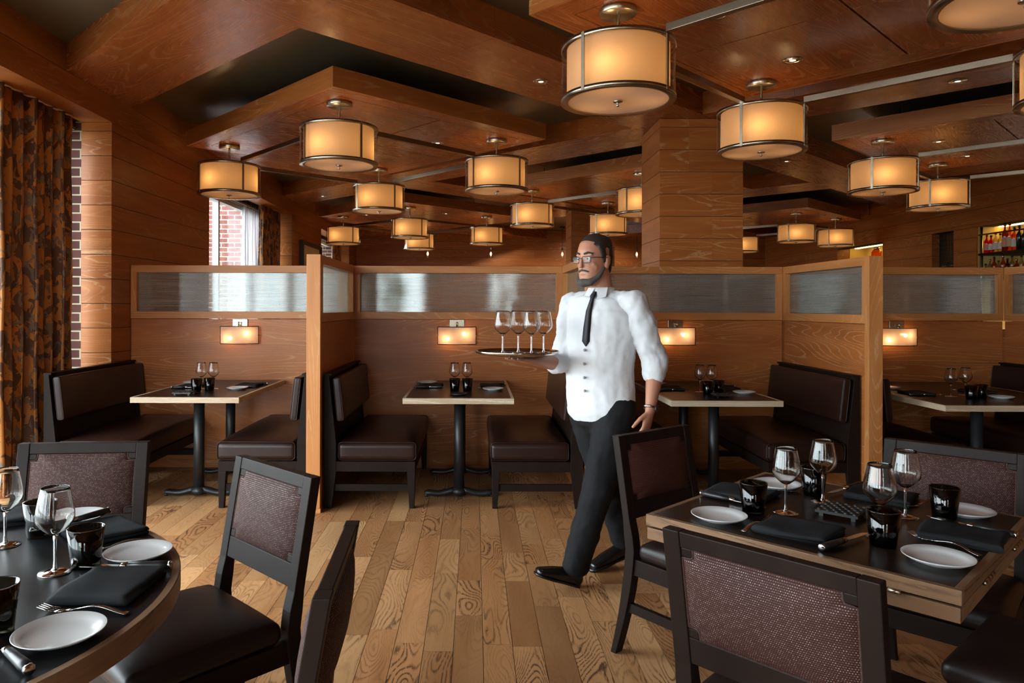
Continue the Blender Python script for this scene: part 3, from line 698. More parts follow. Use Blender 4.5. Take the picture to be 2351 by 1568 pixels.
for k in range(26):
    a_ = random.uniform(.4, PI - .4); l_ = random.uniform(.18, .42); g.tube([(.021, 0, .25), (.022, math.cos(a_) * l_ * .5, .25 + math.sin(a_) * l_ * .55), (.0215, math.cos(a_) * l_, .25 + math.sin(a_) * l_)], .008, 5)
g.build('plant_drawing', 'ink', r)
r = thing('bulb_pendant', 'pendant', 'pendant lamp')
g = G(); g.lathe([(0, .6), (.06, .6), (.06, .57), (0, .565)], 20); g.build('canopy', 'iron', r)
G().tube([(0, 0, .57), (0, 0, .085)], .0045, 6).build('cord', 'iron', r)
g = G(); g.lathe([(0, .10), (.022, .10), (.022, .05), (0, .045)], 14); g.build('socket', 'iron', r)
g = G(); g.lathe([(.024, .055), (.055, -.01), (.062, -.06), (.05, -.12), (.042, -.14)], 18); g.build('glass_shade', 'seeded', r)
g = G(); g.ball((0, 0, -.045), .020, 8, 0, 2.2); g.build('bulb', 'pbulb', r)
PD = Proto(r)
for x, z, lb in ((-1.122, 2.70, 'leftmost before the end wall'), (.38, 2.70, 'second from left before the end wall'), (2.079, 2.70, 'left of the waiter\'s head'), (3.85, 2.70, 'between the waiter\'s head and the big column')):
    PD.put('tiny clear glass bulb pendant ' + lb, (x, 17.0, z), 0, 'small bulb pendants before the end wall')
# ------------------------------------------------------------------ bar niche
def shelf(lb, y0, y1, z):
    tag(G().box(XR + .015, XR + .59, y0, y1, z - .03, z, grain=1).build('wall_shelf', 'dark'), lb, 'shelf', None, 'thing')
shelf('upper dark bottle shelf in the golden bar niche', 6.62, 10.39, 2.19); shelf('lower dark bottle shelf in the golden bar niche', 6.62, 10.39, 1.83); shelf('dark shelf in the small golden niche', 12.82, 14.38, 2.28)
tag(G().tube([(XR + .03, 6.6, 2.46), (XR + .03, 10.6, 2.46)], .012, 8).build('ladder_rail', 'nickel'), 'thin metal rail crossing in front of the upper bottles', 'rail')
tag(G().tube([(XR + .05, 10.37, 1.1), (XR + .05, 10.37, 2.575)], .018, 8).build('shelf_post', 'nickel'), 'slim metal post holding the bar shelves at the left end', 'post')
def bottle_mesh(kind):
    H, R, nh = kind; return [(0, 0), (R, 0), (R, H * .58), (R * .93, H * .64), (R * .36, H * .76), (R * .34, H * nh), (0, H * nh)], [(0, H * nh), (R * .42, H * nh), (R * .42, H), (0, H)]
def bottle(lb, y, z, H, R, col, lab, grp, cap='iron', x=XR + .07):
    r = thing('bottle', lb, 'bottle', (x, y, z), 0, grp); p, c_ = bottle_mesh((H, R, .9))
    g = G(); g.lathe(p, 18); g.build('body', col, r)
    g = G()
    if cap == 'ball': g.ball((0, 0, H * .93), R * .62, 12); cap = 'iron'
    else: g.lathe(c_, 12)
    g.build('cap', cap, r)
    if lab: g = G(); g.lathe([(R * 1.015, H * .15), (R * 1.015, H * .48)], 18); g.build('paper_label', lab, r)
for nm, c_ in (('bottle_red', (.30, .012, .010)), ('bottle_amber', (.42, .13, .02)), ('bottle_dark', (.010, .012, .008)), ('bottle_brown', (.10, .025, .008)), ('bottle_clear', (.42, .40, .34)), ('label_white', (.55, .50, .42)), ('label_pink', (.55, .22, .18)), ('label_tan', (.45, .36, .20))): MAT[nm] = plain(nm, c_, .15 if 'bottle' in nm else .7)
MAT['bottle_clear'] = glass('pale_bottle_glass', (.75, .70, .60)); MAT['bottle_amber'] = glass('amber_bottle_glass', (.80, .30, .05)); MAT['bottle_red'] = glass('red_bottle_glass', (.75, .06, .04)); MAT['bottle_brown'] = glass('brown_bottle_glass', (.35, .10, .03))
ORD = ['first', 'second', 'third', 'fourth', 'fifth', 'sixth', 'seventh', 'eighth', 'ninth', 'tenth', 'eleventh', 'twelfth', 'thirteenth', 'fourteenth']
UP = [('red', 'pink', 'red', .27, 0), ('red', 'white', 'red', .25, 0), ('clear', 'white', 'clear', .28, 0), ('clear', 'white', 'clear', .26, 0), ('brown', 'pink', 'tall ball-stoppered brown', .40, 1), ('amber', 'tan', 'tall ball-stoppered amber', .40, 1), ('amber', 'white', 'amber', .32, 0), ('dark', None, 'black', .33, 0), ('dark', None, 'black', .29, 0), ('clear', 'pink', 'clear pink-labelled', .33, 0), ('red', None, 'bright red', .32, 0), ('amber', 'tan', 'amber', .28, 0)]
for i, (c_, l_, wd_, H, bl) in enumerate(UP):
    bottle('%s bottle, %s from the left on the upper bar shelf' % (wd_, ORD[i]), 10.29 - i * .088, 2.1905, H, .037, 'bottle_' + c_, 'label_' + l_ if l_ else None, 'bottles on the upper bar shelf', 'ball' if bl else 'iron')
LO = ['clear', 'clear', 'amber', 'clear', 'amber', 'brown', 'clear', 'amber', 'clear', 'amber', 'dark', 'dark', 'dark']
for i, c_ in enumerate(LO):
    bottle('small %s bottle, %s from the left on the lower bar shelf' % ({'clear': 'pale', 'dark': 'black'}.get(c_, c_), ORD[i]), 10.31 - i * .084, 1.8305, (.21, .27, .30, .24, .31, .26, .30, .24, .29, .26, .34, .35, .35)[i], .034, 'bottle_' + c_, None, 'bottles on the lower bar shelf', 'steel' if i % 3 == 1 else 'iron')
r = thing('amber_jar', 'squat amber glass jar glowing on the shelf of the small golden niche', 'jar', (XR + .12, 13.2, 2.2805))
g = G(); g.lathe([(0, 0), (.085, 0), (.09, .02), (.09, .15), (.06, .19), (.04, .20)], 24); g.build('body', 'bottle_amber', r)
g = G(); g.lathe([(0, .20), (.05, .20), (.05, .235), (0, .24)], 16); g.build('lid', 'steel', r)
r = thing('wine_cabinet', 'dark recessed wine cabinet with wire grid in the bar wall', 'cabinet', (XR + .12, 11.16, 1.1))
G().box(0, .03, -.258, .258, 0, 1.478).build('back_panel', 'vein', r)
g = G()
for k in range(1, 9): y = -.258 + .516 * k / 9; g.box(-.006, 0, y - .003, y + .003, 0, 1.478)
for k in range(1, 20): z = 1.478 * k / 20; g.box(-.006, 0, -.258, .258, z - .003, z + .003)
g.build('wire_grid', 'grid', r)
# trees outside the windows behind the camera
random.seed(11)
for i, (x, y, h, lb) in enumerate(((.7, -6.4, 3.8, 'filling the right rear window'), (3.4, -8.6, 4.0, 'beyond the right rear window'), (-3.2, -9.2, 3.4, 'outside the left rear window'), (-7.6, 7.6, 3.6, 'outside the side windows'))):
    r = thing('leafy_tree', 'green leafy tree ' + lb, 'tree', (x, y, -.1), 0, 'trees outside the windows')
    G().tube([(0, 0, 0), (.05, .03, h * .3), (0, 0, h * .6)], [.12, .10, .05], 8).build('trunk', 'bark', r)
    g = G()
    for k in range(700):
        a_, b_ = random.uniform(0, 2 * PI), random.uniform(-1, 1); rr = random.uniform(.75, 1.0); q = math.sqrt(1 - b_ * b_)
        c_ = Vector((math.cos(a_) * q * 1.15 * rr, math.sin(a_) * q * 1.15 * rr, h * .55 + b_ * h * .42 * rr)); M = MX(c_, random.uniform(0, 6), random.uniform(-1, 1), random.uniform(-1, 1)); s_ = random.uniform(.10, .2)
        g.add([(-s_, 0, 0), (0, -s_ * .5, .02), (s_, 0, 0), (0, s_ * .5, .02)], [(0, 1, 2, 3)], None, 0, False, M)
    tag(g.build('foliage', 'leaf', r), kind='stuff')
# ------------------------------------------------------------------ dining chairs
def make_chair(mat='weave'):
    r = thing('dining_chair', 'chair', 'chair'); wl = 'dark'
    Z0 = .45; sh = .174
    def yb(z): return -.205 - (z - Z0) * sh if z > Z0 else -.205 - .085 * ((Z0 - z) / Z0) ** 1.6
    Zt = .88
    for sx in (-1, 1):
        rs = []
        for k in range(17):
            z = Zt * k / 16; y = yb(z); d = .044 if .3 < z < .5 else (.034 if z >= .5 else .026 + .018 * z / .3); d2 = d / 2; x0, x1 = sx * .192, sx * .235
            xs = sorted((x0, x1)); rs.append([(xs[0], y - d2, z), (xs[1], y - d2, z), (xs[1], y + d2, z), (xs[0], y + d2, z)])
        g = G(); g.rings(rs, smooth=False); g.build('rear_leg', wl, r, None, None, .0025)
    SH = Matrix(((1, 0, 0, 0), (0, 1, -sh, -.205 + Z0 * sh), (0, 0, 1, 0), (0, 0, 0, 1)))
    G().box(-.192, .192, -.015, .015, .842, .88, grain=0, M=SH).box(-.192, -.165, -.013, .013, .820, .842, M=SH).box(.165, .192, -.013, .013, .820, .842, M=SH).build('top_rail', wl, r, None, None, .0025)
    G().box(-.192, .192, -.014, .014, .555, .622, grain=0, M=SH).box(-.192, -.165, -.013, .013, .622, .644, M=SH).box(.165, .192, -.013, .013, .622, .644, M=SH).build('lower_rail', wl, r, None, None, .0025)
    # notched upholstered back pad
    a, z0, z1, c = .193, .618, .846, .028; P = []
    cz = (z0 + z1) / 2; hz = (z1 - z0) / 2
    for sx, sz in ((1, 1), (-1, 1), (-1, -1), (1, -1)):
        q = []
        for k in range(6):
            t_ = k / 5 * PI / 2; q.append((sx * (a - c * math.cos(t_) * .95), sz * (hz - c * math.sin(t_) * .95)))
        q = [(sx * a, sz * (hz - c))] + [(sx * (a - c + c * (1 - math.cos(t_))) if 0 else sx * (a - c * math.sin(t_)), sz * (hz - c * math.cos(t_))) for t_ in [PI / 2 * k / 5 for k in range(6)]] + [(sx * (a - c), sz * hz)]
        q = [(sx * a, sz * (hz - c)), (sx * (a - c * .75), sz * (hz - c * .98)), (sx * (a - c * .98), sz * (hz - c * .75)), (sx * (a - c), sz * hz)]
        P += q if sx * sz > 0 else q[::-1]
    D = []
    for i in range(len(P)):
        p, q = P[i], P[(i + 1) % len(P)]; m = max(1, int(math.dist(p, q) / .02))
        D += [(p[0] + (q[0] - p[0]) * k / m, p[1] + (q[1] - p[1]) * k / m) for k in range(m)]
    g = G(); n_ = len(D); vs = []; fs = []; uvs = []
    half = [(0.0, .044), (.2, .0432), (.4, .0405), (.6, .035), (.78, .0275), (.9, .019), (.97, .0115), (1.0, .005)]; lev = [(a_, -b_) for a_, b_ in half] + half[::-1]
    for s_, y in lev[1:-1]: vs += [(p[0] * s_, y, cz + p[1] * s_) for p in D]
    A_ = len(vs); vs += [(0, -.044, cz), (0, .044, cz)]; m = len(lev) - 2
    for i in range(m - 1):
        for k in range(n_): fs.append((i * n_ + k, i * n_ + (k + 1) % n_, (i + 1) * n_ + (k + 1) % n_, (i + 1) * n_ + k))
    for k in range(n_): fs.append((A_, (k + 1) % n_, k)); fs.append((A_ + 1, (m - 1) * n_ + k, (m - 1) * n_ + (k + 1) % n_))
    uvs = [[(vs[k][0], vs[k][2]) for k in f] for f in fs]
    g.add(vs, fs, uvs, 0, True, SH); pad = g.build('back_pad', mat, r)
    g = G()
    for y in (-.0105, .0105): g.tube([(p[0] * .985, y, cz + p[1] * .985) for p in D], .0032, 5, closed=True, M=SH)
    g.build('welt', mat, pad)
    g = G(); g.cushion(-.24, .24, -.175, .275, .405, .468, .026, .026, 0, None, 0, 10)
    g.v = [(x * (1 - .055 * (0.275 - y) / .45), y, z) for x, y, z in g.v]; g.build('seat_pad', 'leather_seat', r)
    g = G(); g.box(-.225, .225, .225, .262, .340, .404, grain=0); g.box(-.19, .19, -.215, -.19, .340, .404, grain=0)
    for sx in (-1, 1): g.box(min(sx * .196, sx * .226), max(sx * .196, sx * .226), -.2, .225, .340, .404, grain=1)
    g.build('seat_rail', wl, r, None, None, .002)
    for sx in (-1, 1):
        g = G(); x0, x1 = sorted((sx * .186, sx * .230)); xa, xb = sorted((sx * .196, sx * .226))
        g.rings([[(xa, .222, 0), (xb, .222, 0), (xb, .254, 0), (xa, .254, 0)], [(x0, .216, .34), (x1, .216, .34), (x1, .264, .34), (x0, .264, .34)], [(x0, .216, .40), (x1, .216, .40), (x1, .264, .40), (x0, .264, .40)]], smooth=False)
        g.build('front_leg', wl, r, None, None, .002)
        x0, x1 = sorted((sx * .202, sx * .222)); G().box(x0, x1, yb(.2), .225, .185, .222, grain=1).build('side_stretcher', wl, r)
    return r
CH = Proto(make_chair()); CH2 = Proto(make_chair('weave_red'))
def place(mid, f, lb, grp, P=CH):
    """mid = middle of the top rail on plan, f = facing direction"""
    f = Vector(f).normalized(); back = .205 + (.88 - .45) * .174
    P.put(lb, (mid[0] + f.x * back, mid[1] + f.y * back, 0), math.atan2(f.y, f.x) - PI / 2, grp)
GR, GS = 'chairs around the round table', 'chairs around the square table'
place((.616, 1.527), (.73, .684), 'dark chair seen from behind, white-flecked woven back, pushed up to the square table', GS)
place((1.815, 2.70), (-.70, -.714), 'dark woven-back chair on the far side of the square table, below the divider post', GS)
place((.755, 3.03), (.61, -.79), 'dark chair with plain reddish back pad beside the waiter, at the square table', GS, CH2)
place((1.775, 1.63), (-.65, .76), 'dark chair at the bottom right corner, only its leather seat showing', GS)
place((-1.48, 2.72), (.10, -.995), 'dark woven-back chair behind the round table, in front of the drape', GR)
place((-.649, 2.335), (-.694, -.72), 'dark woven-back chair turned to the round table, with open floor behind it', GR)
place((-.283, 1.504), (-1, -.05), 'dark chair seen edge-on at the bottom of the view, right of the round table', GR)
# ------------------------------------------------------------------ square folding table and round table
CT = Vector((1.115, 2.197)); a1 = math.atan2(-.723, .69)
r = thing('square_table', 'square dark-topped table with two-layer oak edge and hinges', 'table', (CT.x, CT.y, 0), a1); h = .413; t_ = .018
G().box(-h + t_, h - t_, -h + t_, h - t_, .724, .7603, grain=0).build('black_top', 'laminate_brown', r)
for nm, z0, z1, hh in (('upper_edge', .726, .7606, h), ('lower_leaf', .684, .7195, h - .003)):
    g = G()
    if nm == 'lower_leaf': g.box(-hh + .01, hh - .01, -hh + .01, hh - .01, z0, z1, grain=0)
    for s in (-1, 1):
        y0, y1 = sorted((s * hh, s * (hh - t_))); g.box(-hh, hh, y0, y1, z0, z1, grain=0)
        g.box(y0, y1, -hh + t_, hh - t_, z0, z1, grain=1)
    g.build(nm, 'oak_warm', r, None, None, .0015)
G().box(-h + .02, h - .02, -h + .02, h - .02, .715, .727).build('dark_gap', 'gap', r)
for y, xs in ((-h, (-.22, .18)), (h, (-.2, .2))):
    for x in xs:
        g = G()
        for k in range(4): g.tube([(x + k * .028, y * 1.004, .7225), (x + k * .028 + .0268, y * 1.004, .7225)], .0058, 10)
        g.build('hinge', 'nickel', r)
for s in (-1, 1):
    for y in (-.2, .16):
        g = G()
        for k in range(4): g.tube([(s * h * 1.004, y + k * .028, .7225), (s * h * 1.004, y + k * .028 + .0268, .7225)], .0058, 10)
        g.build('hinge', 'nickel', r)
G().box(-.06, .0, -h - .002, -h + .02, .7285, .7395).build('latch_plate', 'iron', r)
G().lathe([(0, .02), (.05, .02), (.05, .684), (0, .684)], 24).build('column', 'iron', r)
g = G()
for k in range(4):
    M = MX((0, 0, 0), k * PI / 2); g.rings([[(x, -w_, z - hh), (x, w_, z - hh), (x, w_ * .8, z + hh), (x, -w_ * .8, z + hh)] for x, w_, z, hh in ((.03, .035, .055, .02), (.2, .03, .04, .014), (.3, .025, .022, .010), (.31, .02, .012, .008))], M=M)
    g.lathe([(0, 0), (.014, 0), (.014, .02), (0, .02)], 10, c=(.3 * math.cos(k * PI / 2), .3 * math.sin(k * PI / 2)))
sqf = g.build('foot', 'iron', r); SQ = r
RC = Vector((-1.361, 1.505)); RR = .688
r = thing('round_table', 'round black-topped table with oak rim at lower left', 'table', (RC.x, RC.y, 0))
g = G(); g.lathe([(0, .7603), (RR - .018, .7603)], 96, smooth=False); g.build('black_top', 'laminate', r)
g = G(); g.lathe([(RR - .018, .715), (RR - .018, .7607), (RR - .002, .7607), (RR, .7587), (RR, .712), (RR - .018, .712), (RR - .018, .715)], 128, smooth=False); g.build('oak_rim', 'oak_warm', r)
G().lathe([(0, .712), (RR - .018, .712), (RR - .018, .72)], 64).build('underside', 'iron', r)
G().lathe([(0, .02), (.05, .02), (.05, .712), (0, .712)], 24).build('column', 'iron', r)
f_ = sqf.copy(); COL.objects.link(f_); f_.parent = r
# ------------------------------------------------------------------ table settings
def make_wine(simple=False):
    r = thing('wine_glass', 'glass', 'wine glass')
    bowl = [(.0045, .088), (.012, .093), (.026, .105), (.038, .119), (.0425, .130), (.0425, .138), (.040, .158), (.0355, .180), (.0305, .203)]
    bowl = [(.0045, .0885), (.012, .0925), (.0195, .0985), (.0265, .105), (.0335, .1125), (.0385, .119), (.0418, .1265), (.0427, .134), (.0420, .144), (.0400, .158), (.0365, .176), (.0325, .195), (.0308, .203)]
    g = G(); g.lathe([(0, .0882)] + bowl + [(.0302, .2036), (.0296, .2030)] + [(max(0, r_ - .0013), z + .0012) for r_, z in bowl[1:-1][::-1]] + [(0, .0945)], 48); g.build('bowl', 'glass', r)
    g = G(); g.lathe([(0, .0875), (.0046, .0875), (.0037, .075), (.0034, .03), (.0045, .013), (.009, .0072), (0, .0072)], 20); g.build('stem', 'glass', r)
    g = G(); g.lathe([(0, .0068), (.010, .0066), (.022, .0040), (.0365, .0024), (.0369, .0010), (.036, 0), (0, 0)], 40); g.build('foot', 'glass', r)
    return r
def make_tumbler():
    r = thing('smoked_tumbler', 'tumbler', 'tumbler')
    g = G(); g.lathe([(0, .0), (.031, 0), (.0325, .002), (.0425, .094), (.0405, .0945), (.0315, .012), (0, .011)], 40); g.build('body', 'smoke', r)
    g = G(); g.lathe([(.0426, .094), (.0423, .0958), (.0408, .0958), (.0405, .094)], 40); g.build('rim', 'glass', r)
    return r
def make_plate():
    g = G(); g.lathe([(0, .006), (.050, .006), (.066, .010), (.0805, .0185), (.0815, .0180), (.081, .0165), (.066, .007), (.048, .003), (.047, 0), (.043, 0), (.042, .003), (0, .003)], 56)
    o = g.build('bread_plate', 'porcelain'); return tag(o, 'plate', 'plate')
def make_napkin(seed):
    random.seed(seed); w_, l_ = .098, .085; rs = []; o = [random.uniform(0, 6) for _ in range(6)]
    prof = []
    for k in range(9): a_ = -PI / 2 - PI * k / 8; prof.append((-w_ + .008 + .010 * math.cos(a_), .0098 + .0096 * math.sin(a_)))
    top = [(-w_ + .02 + (2 * w_ - .03) * k / 10, .0195) for k in range(11)]
    end = [(w_, .0165), (w_ - .002, .0118), (w_ - .02, .0105), (w_ - .02, .0093), (w_ - .003, .0078), (w_ - .004, .0012), (w_ - .01, 0.0003)]
    pf = prof + top + end; g = G()
    for i in range(15):
        y = -l_ + 2 * l_ * i / 14; ring = []
        for x, z in pf:
            q = z / .02; dz = q * (.0014 * math.sin(x * 34 + y * 21 + o[0]) + .0009 * math.sin(x * 13 - y * 58 + o[1]) + .0005 * math.sin(x * 90 + o[2]))
            ring.append((x + .004 * math.sin(y * 23 + o[3]) * (1 if abs(x) > .07 else .3), y + .0035 * math.sin(x * 30 + o[4]) * (abs(y) > l_ * .8), max(.0002, z + dz - (.002 * q if abs(y) > l_ * .95 else 0))))
        rs.append(ring)
    g.rings(rs[::-1], smooth=True); ob = g.build('folded_napkin', 'napkin'); return tag(ob, 'napkin', 'napkin')
def make_knife():
    r = thing('steak_knife', 'knife', 'knife')
    g = G(); g.rings([[(x, w_ * math.cos(t_), .011 + hh * math.sin(t_)) for t_ in [2 * PI * k / 12 for k in range(12)]] for x, w_, hh in ((.006, .0105, .0098), (.03, .0115, .0098), (.07, .0095, .0088), (.105, .0085, .0080))]); g.build('handle', 'handle', r)
    g = G(); g.rings([[(x, w_ * math.cos(t_), .011 + hh * math.sin(t_)) for t_ in [2 * PI * k / 12 for k in range(12)]] for x, w_, hh in ((0, .0085, .0080), (.0015, .0105, .0098), (.0065, .0108, .0100))]); g.build('butt_cap', 'steel', r)
    g = G(); g.rings([[(x, w_ * math.cos(t_), .011 + hh * math.sin(t_)) for t_ in [2 * PI * k / 12 for k in range(12)]] for x, w_, hh in ((.104, .0088, .0083), (.118, .0075, .006), (.124, .006, .0025))]); g.build('bolster', 'steel', r)
    g = G(); up = [(.122, .007), (.15, .0085), (.19, .0085), (.215, .006), (.232, -.004)]; lo = [(.232, -.0045), (.215, -.0075), (.17, -.009), (.122, -.007)]
    g.prism(up + lo, .0098, .0114, 'z'); g.build('blade', 'steel', r); return r
def make_fork():
    g = G(); st = []
    for k in range(15):
        q = k / 14; x = q * .135; w_ = .0085 - .0055 * math.sin(q * PI * .5) if q < .9 else .0035 + (q - .9) * .03; z = .004 + .011 * math.sin(PI * min(1, q / 1.0)) ** 2
        st.append([(x, -w_, z - .001), (x, w_, z - .001), (x, w_ * .9, z + .0013), (x, -w_ * .9, z + .0013)])
    g.rings(st)
    g.rings([[(x, -w_, z - .0008), (x, w_, z - .0008), (x, w_, z + .0008), (x, -w_, z + .0008)] for x, w_, z in ((.134, .0062, .0045), (.142, .0105, .0030), (.150, .0120, .0026), (.156, .0122, .003))])
    for y in (-.0102, -.0034, .0034, .0102): g.rings([[(x, y * s_ - w_, z - .0007), (x, y * s_ + w_, z - .0007), (x, y * s_ + w_, z + .0007), (x, y * s_ - w_, z + .0007)] for x, w_, z, s_ in ((.155, .0019, .003, 1), (.175, .0015, .0045, 1), (.196, .0011, .0095, 1))])
    o = g.build('dinner_fork', 'steel'); return tag(o, 'fork', 'fork')
def make_trivet(square=True):
    g = G()
    if square:
        g.box(-.065, .065, -.06, .06, .012, .020)
        for i in range(7):
            for j in range(5 - i % 2): g.ball((-.054 + i * .018, -.05 + j * .025 + (i % 2) * .0125, .0200), .0078, 10, 0, .75)
        for sx in (-.05, .05):
            for sy in (-.045, .045): g.box(sx - .006, sx + .006, sy - .006, sy + .006, 0, .012)
    else:
        g.lathe([(0, .008), (.050, .008), (.056, .012), (.062, .013), (.060, .006), (.045, 0), (0, 0)], 32); g.lathe([(.02, .008), (.024, .012), (.028, .008)], 24)
    return tag(g.build('cast_coaster', 'trivet'), 'coaster', 'coaster')
WG, TU, PL, NPS, KN, FK, TV, TV2 = Proto(make_wine()), Proto(make_tumbler()), Proto(make_plate()), [Proto(make_napkin(s)) for s in (1, 2, 3)], Proto(make_knife()), Proto(make_fork()), Proto(make_trivet()), Proto(make_trivet(False))
Z = .7606
def ang(p, q): return math.atan2(q[1] - p[1], q[0] - p[0])
SQT, RDT = 'on the square table', 'on the round table'
for (x, y), lb in zip([(.97, 2.225), (1.149, 2.356), (1.132, 1.995), (1.319, 2.187)], ['standing left of the studded coaster, nearest the waiter', 'standing behind the studded coaster, farthest back', 'half behind a smoked tumbler at the front', 'standing to the right before the woven chair back']):
    WG.put('clear wine glass %s, %s' % (SQT, lb), (x, y, Z), 0, 'wine glasses on the square table')
for (x, y), lb in zip([(.868, 2.224), (1.158, 2.438), (1.102, 1.926), (1.431, 2.175)], ['beside the napkin at the waiter side', 'at the back behind a wine glass', 'at the front, before a wine glass', 'at the right in front of a plate']):
    TU.put('smoked tumbler %s, %s' % (SQT, lb), (x, y, Z), 0, 'smoked tumblers on the square table')
for (x, y), lb in zip([(.738, 2.154), (1.074, 2.538), (1.519, 2.213), (1.168, 1.799)], ['at its left corner', 'at its back edge behind the wine glass', 'behind the right-hand tumbler', 'nearest the camera beside the front fork']):
    PL.put('small white bread plate %s, %s' % (SQT, lb), (x, y, Z), 0, 'white bread plates')
for i, (x, y, a_, lb) in enumerate([(.905, 2.425, -.72, 'under the knife at the waiter side'), (.922, 2.03, -.74, 'at front left beside the fork tines'), (1.37, 2.405, -.76, 'at the back behind the wine glasses'), (1.355, 1.985, -.72, 'at front right beside the fork')]):
    NPS[i % 3].put('folded charcoal napkin %s, %s' % (SQT, lb), (x, y, Z), a_ + (PI if i in (0, 3) else 0), 'charcoal napkins')
for p, q, lb in [((.769, 2.425), (.92, 2.25), 'its handle against the left-hand napkin'), ((.908, 1.87), (1.098, 1.999), 'lying between the front napkin and the front tumbler'), ((1.386, 2.555), (1.199, 2.42), 'lying at the back beside the rear napkin'), ((1.505, 1.978), (1.36, 2.172), 'along the far side of the front right napkin')]:
    KN.put('black-handled steak knife %s, %s' % (SQT, lb), (p[0], p[1], Z), ang(p, q), 'steak knives')
for p, q, lb in [((.764, 2.03), (.947, 2.205), 'tines pointing to a wine glass at the left'), ((1.300, 1.835), (1.226, 2.03), 'lying between the front plate and the right napkin'), ((1.56, 2.36), (1.405, 2.30), 'before the far right plate'), ((.98, 2.40), (1.12, 2.495), 'behind the left napkin beside the back plate')]:
    FK.put('steel fork %s, %s' % (SQT, lb), (p[0], p[1], Z), ang(p, q), 'steel forks')
TV.put('black studded cast coaster in the middle of the square table', (1.136, 2.206, Z), -.74 + PI / 2, 'cast coasters')
for (x, y), lb in zip([(-1.248, 1.902), (-1.003, 1.711)], ['cut by the left edge of the view', 'in front of the white plate']):
    WG.put('clear wine glass %s, %s' % (RDT, lb), (x, y, Z), 0, 'wine glasses on the round table')
for (x, y), lb in zip([(-1.205, 1.985), (-.953, 1.755), (-.935, 1.395)], ['between the two wine glasses', 'beside the front fork and plate', 'cut by the left edge at the bottom']):
    TU.put('smoked tumbler %s, %s' % (RDT, lb), (x, y, Z), 0, 'smoked tumblers on the round table')
for (x, y), lb in zip([(-.855, 1.82), (-.795, 1.373), (-1.18, 2.125)], ['near the rim at the open floor side', 'nearest the camera', 'behind the middle tumbler']):
    PL.put('small white bread plate %s, %s' % (RDT, lb), (x, y, Z), 0, 'white bread plates')
for i, (x, y, a_, lb) in enumerate([(-.822, 1.612, .0, 'nearest the rim in the middle of the view'), (-1.045, 2.005, -.72, 'behind the middle tumbler'), (-1.42, 2.11, .6, 'at the left edge')]):
    NPS[i % 3].put('folded charcoal napkin %s, %s' % (RDT, lb), (x, y, Z), a_ + (PI / 2 if i == 0 else 0), 'charcoal napkins')
for p, q, lb in [((-.734, 1.735), (-.966, 1.725), 'between the rim plate and the big napkin'), ((-1.085, 2.13), (-1.16, 1.99), 'handle over the far napkin'), ((-.765, 1.232), (-.92, 1.36), 'handle butt at the bottom left corner')]:
    KN.put('black-handled steak knife %s, %s' % (RDT, lb), (p[0], p[1], Z + (.019 if 'far napkin' in lb else 0)), ang(p, q), 'steak knives')
for p, q, lb in [((-.716, 1.478), (-.938, 1.505), 'between the big napkin and the nearest plate'), ((-.864, 1.945), (-.985, 1.86), 'beside the rim plate')]:
    FK.put('steel fork %s, %s' % (RDT, lb), (p[0], p[1], Z), ang(p, q), 'steel forks')
BT = [('first booth table', -2.02), ('second booth table', -.112), ('third booth table', 1.74), ('fourth booth table', 3.59)]
BD = {0: dict(w=[(-2.104, 5.504), (-2.011, 5.506)], t=[(-2.076, 5.335), (-2.0, 5.392)], p=[(-2.31, 5.87), (-1.819, 5.482)], n=[(-2.22, 5.63), (-1.80, 5.70)], c=(-2.09, 5.15)),
      1: dict(w=[(-.154, 5.553), (-.059, 5.555)], t=[(-.15, 5.41), (-.054, 5.412)], p=[(-.39, 5.94), (.142, 5.473)], n=[(-.34, 5.70), (.13, 5.70)], c=(-.112, 5.171)),
      2: dict(w=[(1.703, 5.40), (1.793, 5.402)], t=[(1.715, 5.25), (1.818, 5.32)], p=[(1.50, 5.90), (2.0, 5.30)], n=[(1.52, 5.56), (1.96, 5.60)], c=(1.77, 5.10)),
      3: dict(w=[(3.434, 5.153), (3.592, 5.232)], t=[(3.475, 5.0), (3.604, 5.083)], p=[(3.27, 5.639), (3.73, 5.061)], n=[(3.275, 5.302), (3.80, 5.40)], c=(3.75, 4.80))}
for i, (nm, cx) in enumerate(BT):
    d = BD[i]
    for (x, y), s in zip(d['w'], ('left', 'right')): WG.put('%s wine glass of the pair on the %s' % (s, nm), (x, y, Z), 0, 'wine glasses on the booth tables')
    for (x, y), s in zip(d['t'], ('left', 'right')): TU.put('%s smoked tumbler of the pair on the %s' % (s, nm), (x, y, Z), 0, 'smoked tumblers on the booth tables')
    for (x, y), s in zip(d['p'], ('far left', 'near right')): PL.put('white bread plate at the %s place on the %s' % (s, nm), (x, y, Z), 0, 'white bread plates')
    for k, ((x, y), s) in enumerate(zip(d['n'], ('left', 'right'))):
        NPS[k].put('folded charcoal napkin at the %s place on the %s' % (s, nm), (x, y, Z), PI / 2 if k == 0 else -PI / 2, 'charcoal napkins')
        KN.put('steak knife at the %s place on the %s' % (s, nm), (x - .12, y - .11, Z) if k == 0 else (x + .12, y + .11, Z), 0 if k == 0 else PI, 'steak knives')
        FK.put('steel fork at the %s place on the %s' % (s, nm), (x - .10, y + .105, Z) if k == 0 else (x + .09, y - .105, Z), .12 if k == 0 else PI + .1, 'steel forks')
    (TV2 if i in (1, 3) else TV).put('black cast coaster at the front of the %s' % nm, (d['c'][0], d['c'][1], Z), .0, 'cast coasters')
for k, y in enumerate((11.02, 11.22)):
    WG.put('%s of two wine glasses glinting in the recessed wine cabinet' % ('nearer' if k == 0 else 'farther'), (XR + .06, y, 1.92), 0, 'glasses in the wine cabinet')
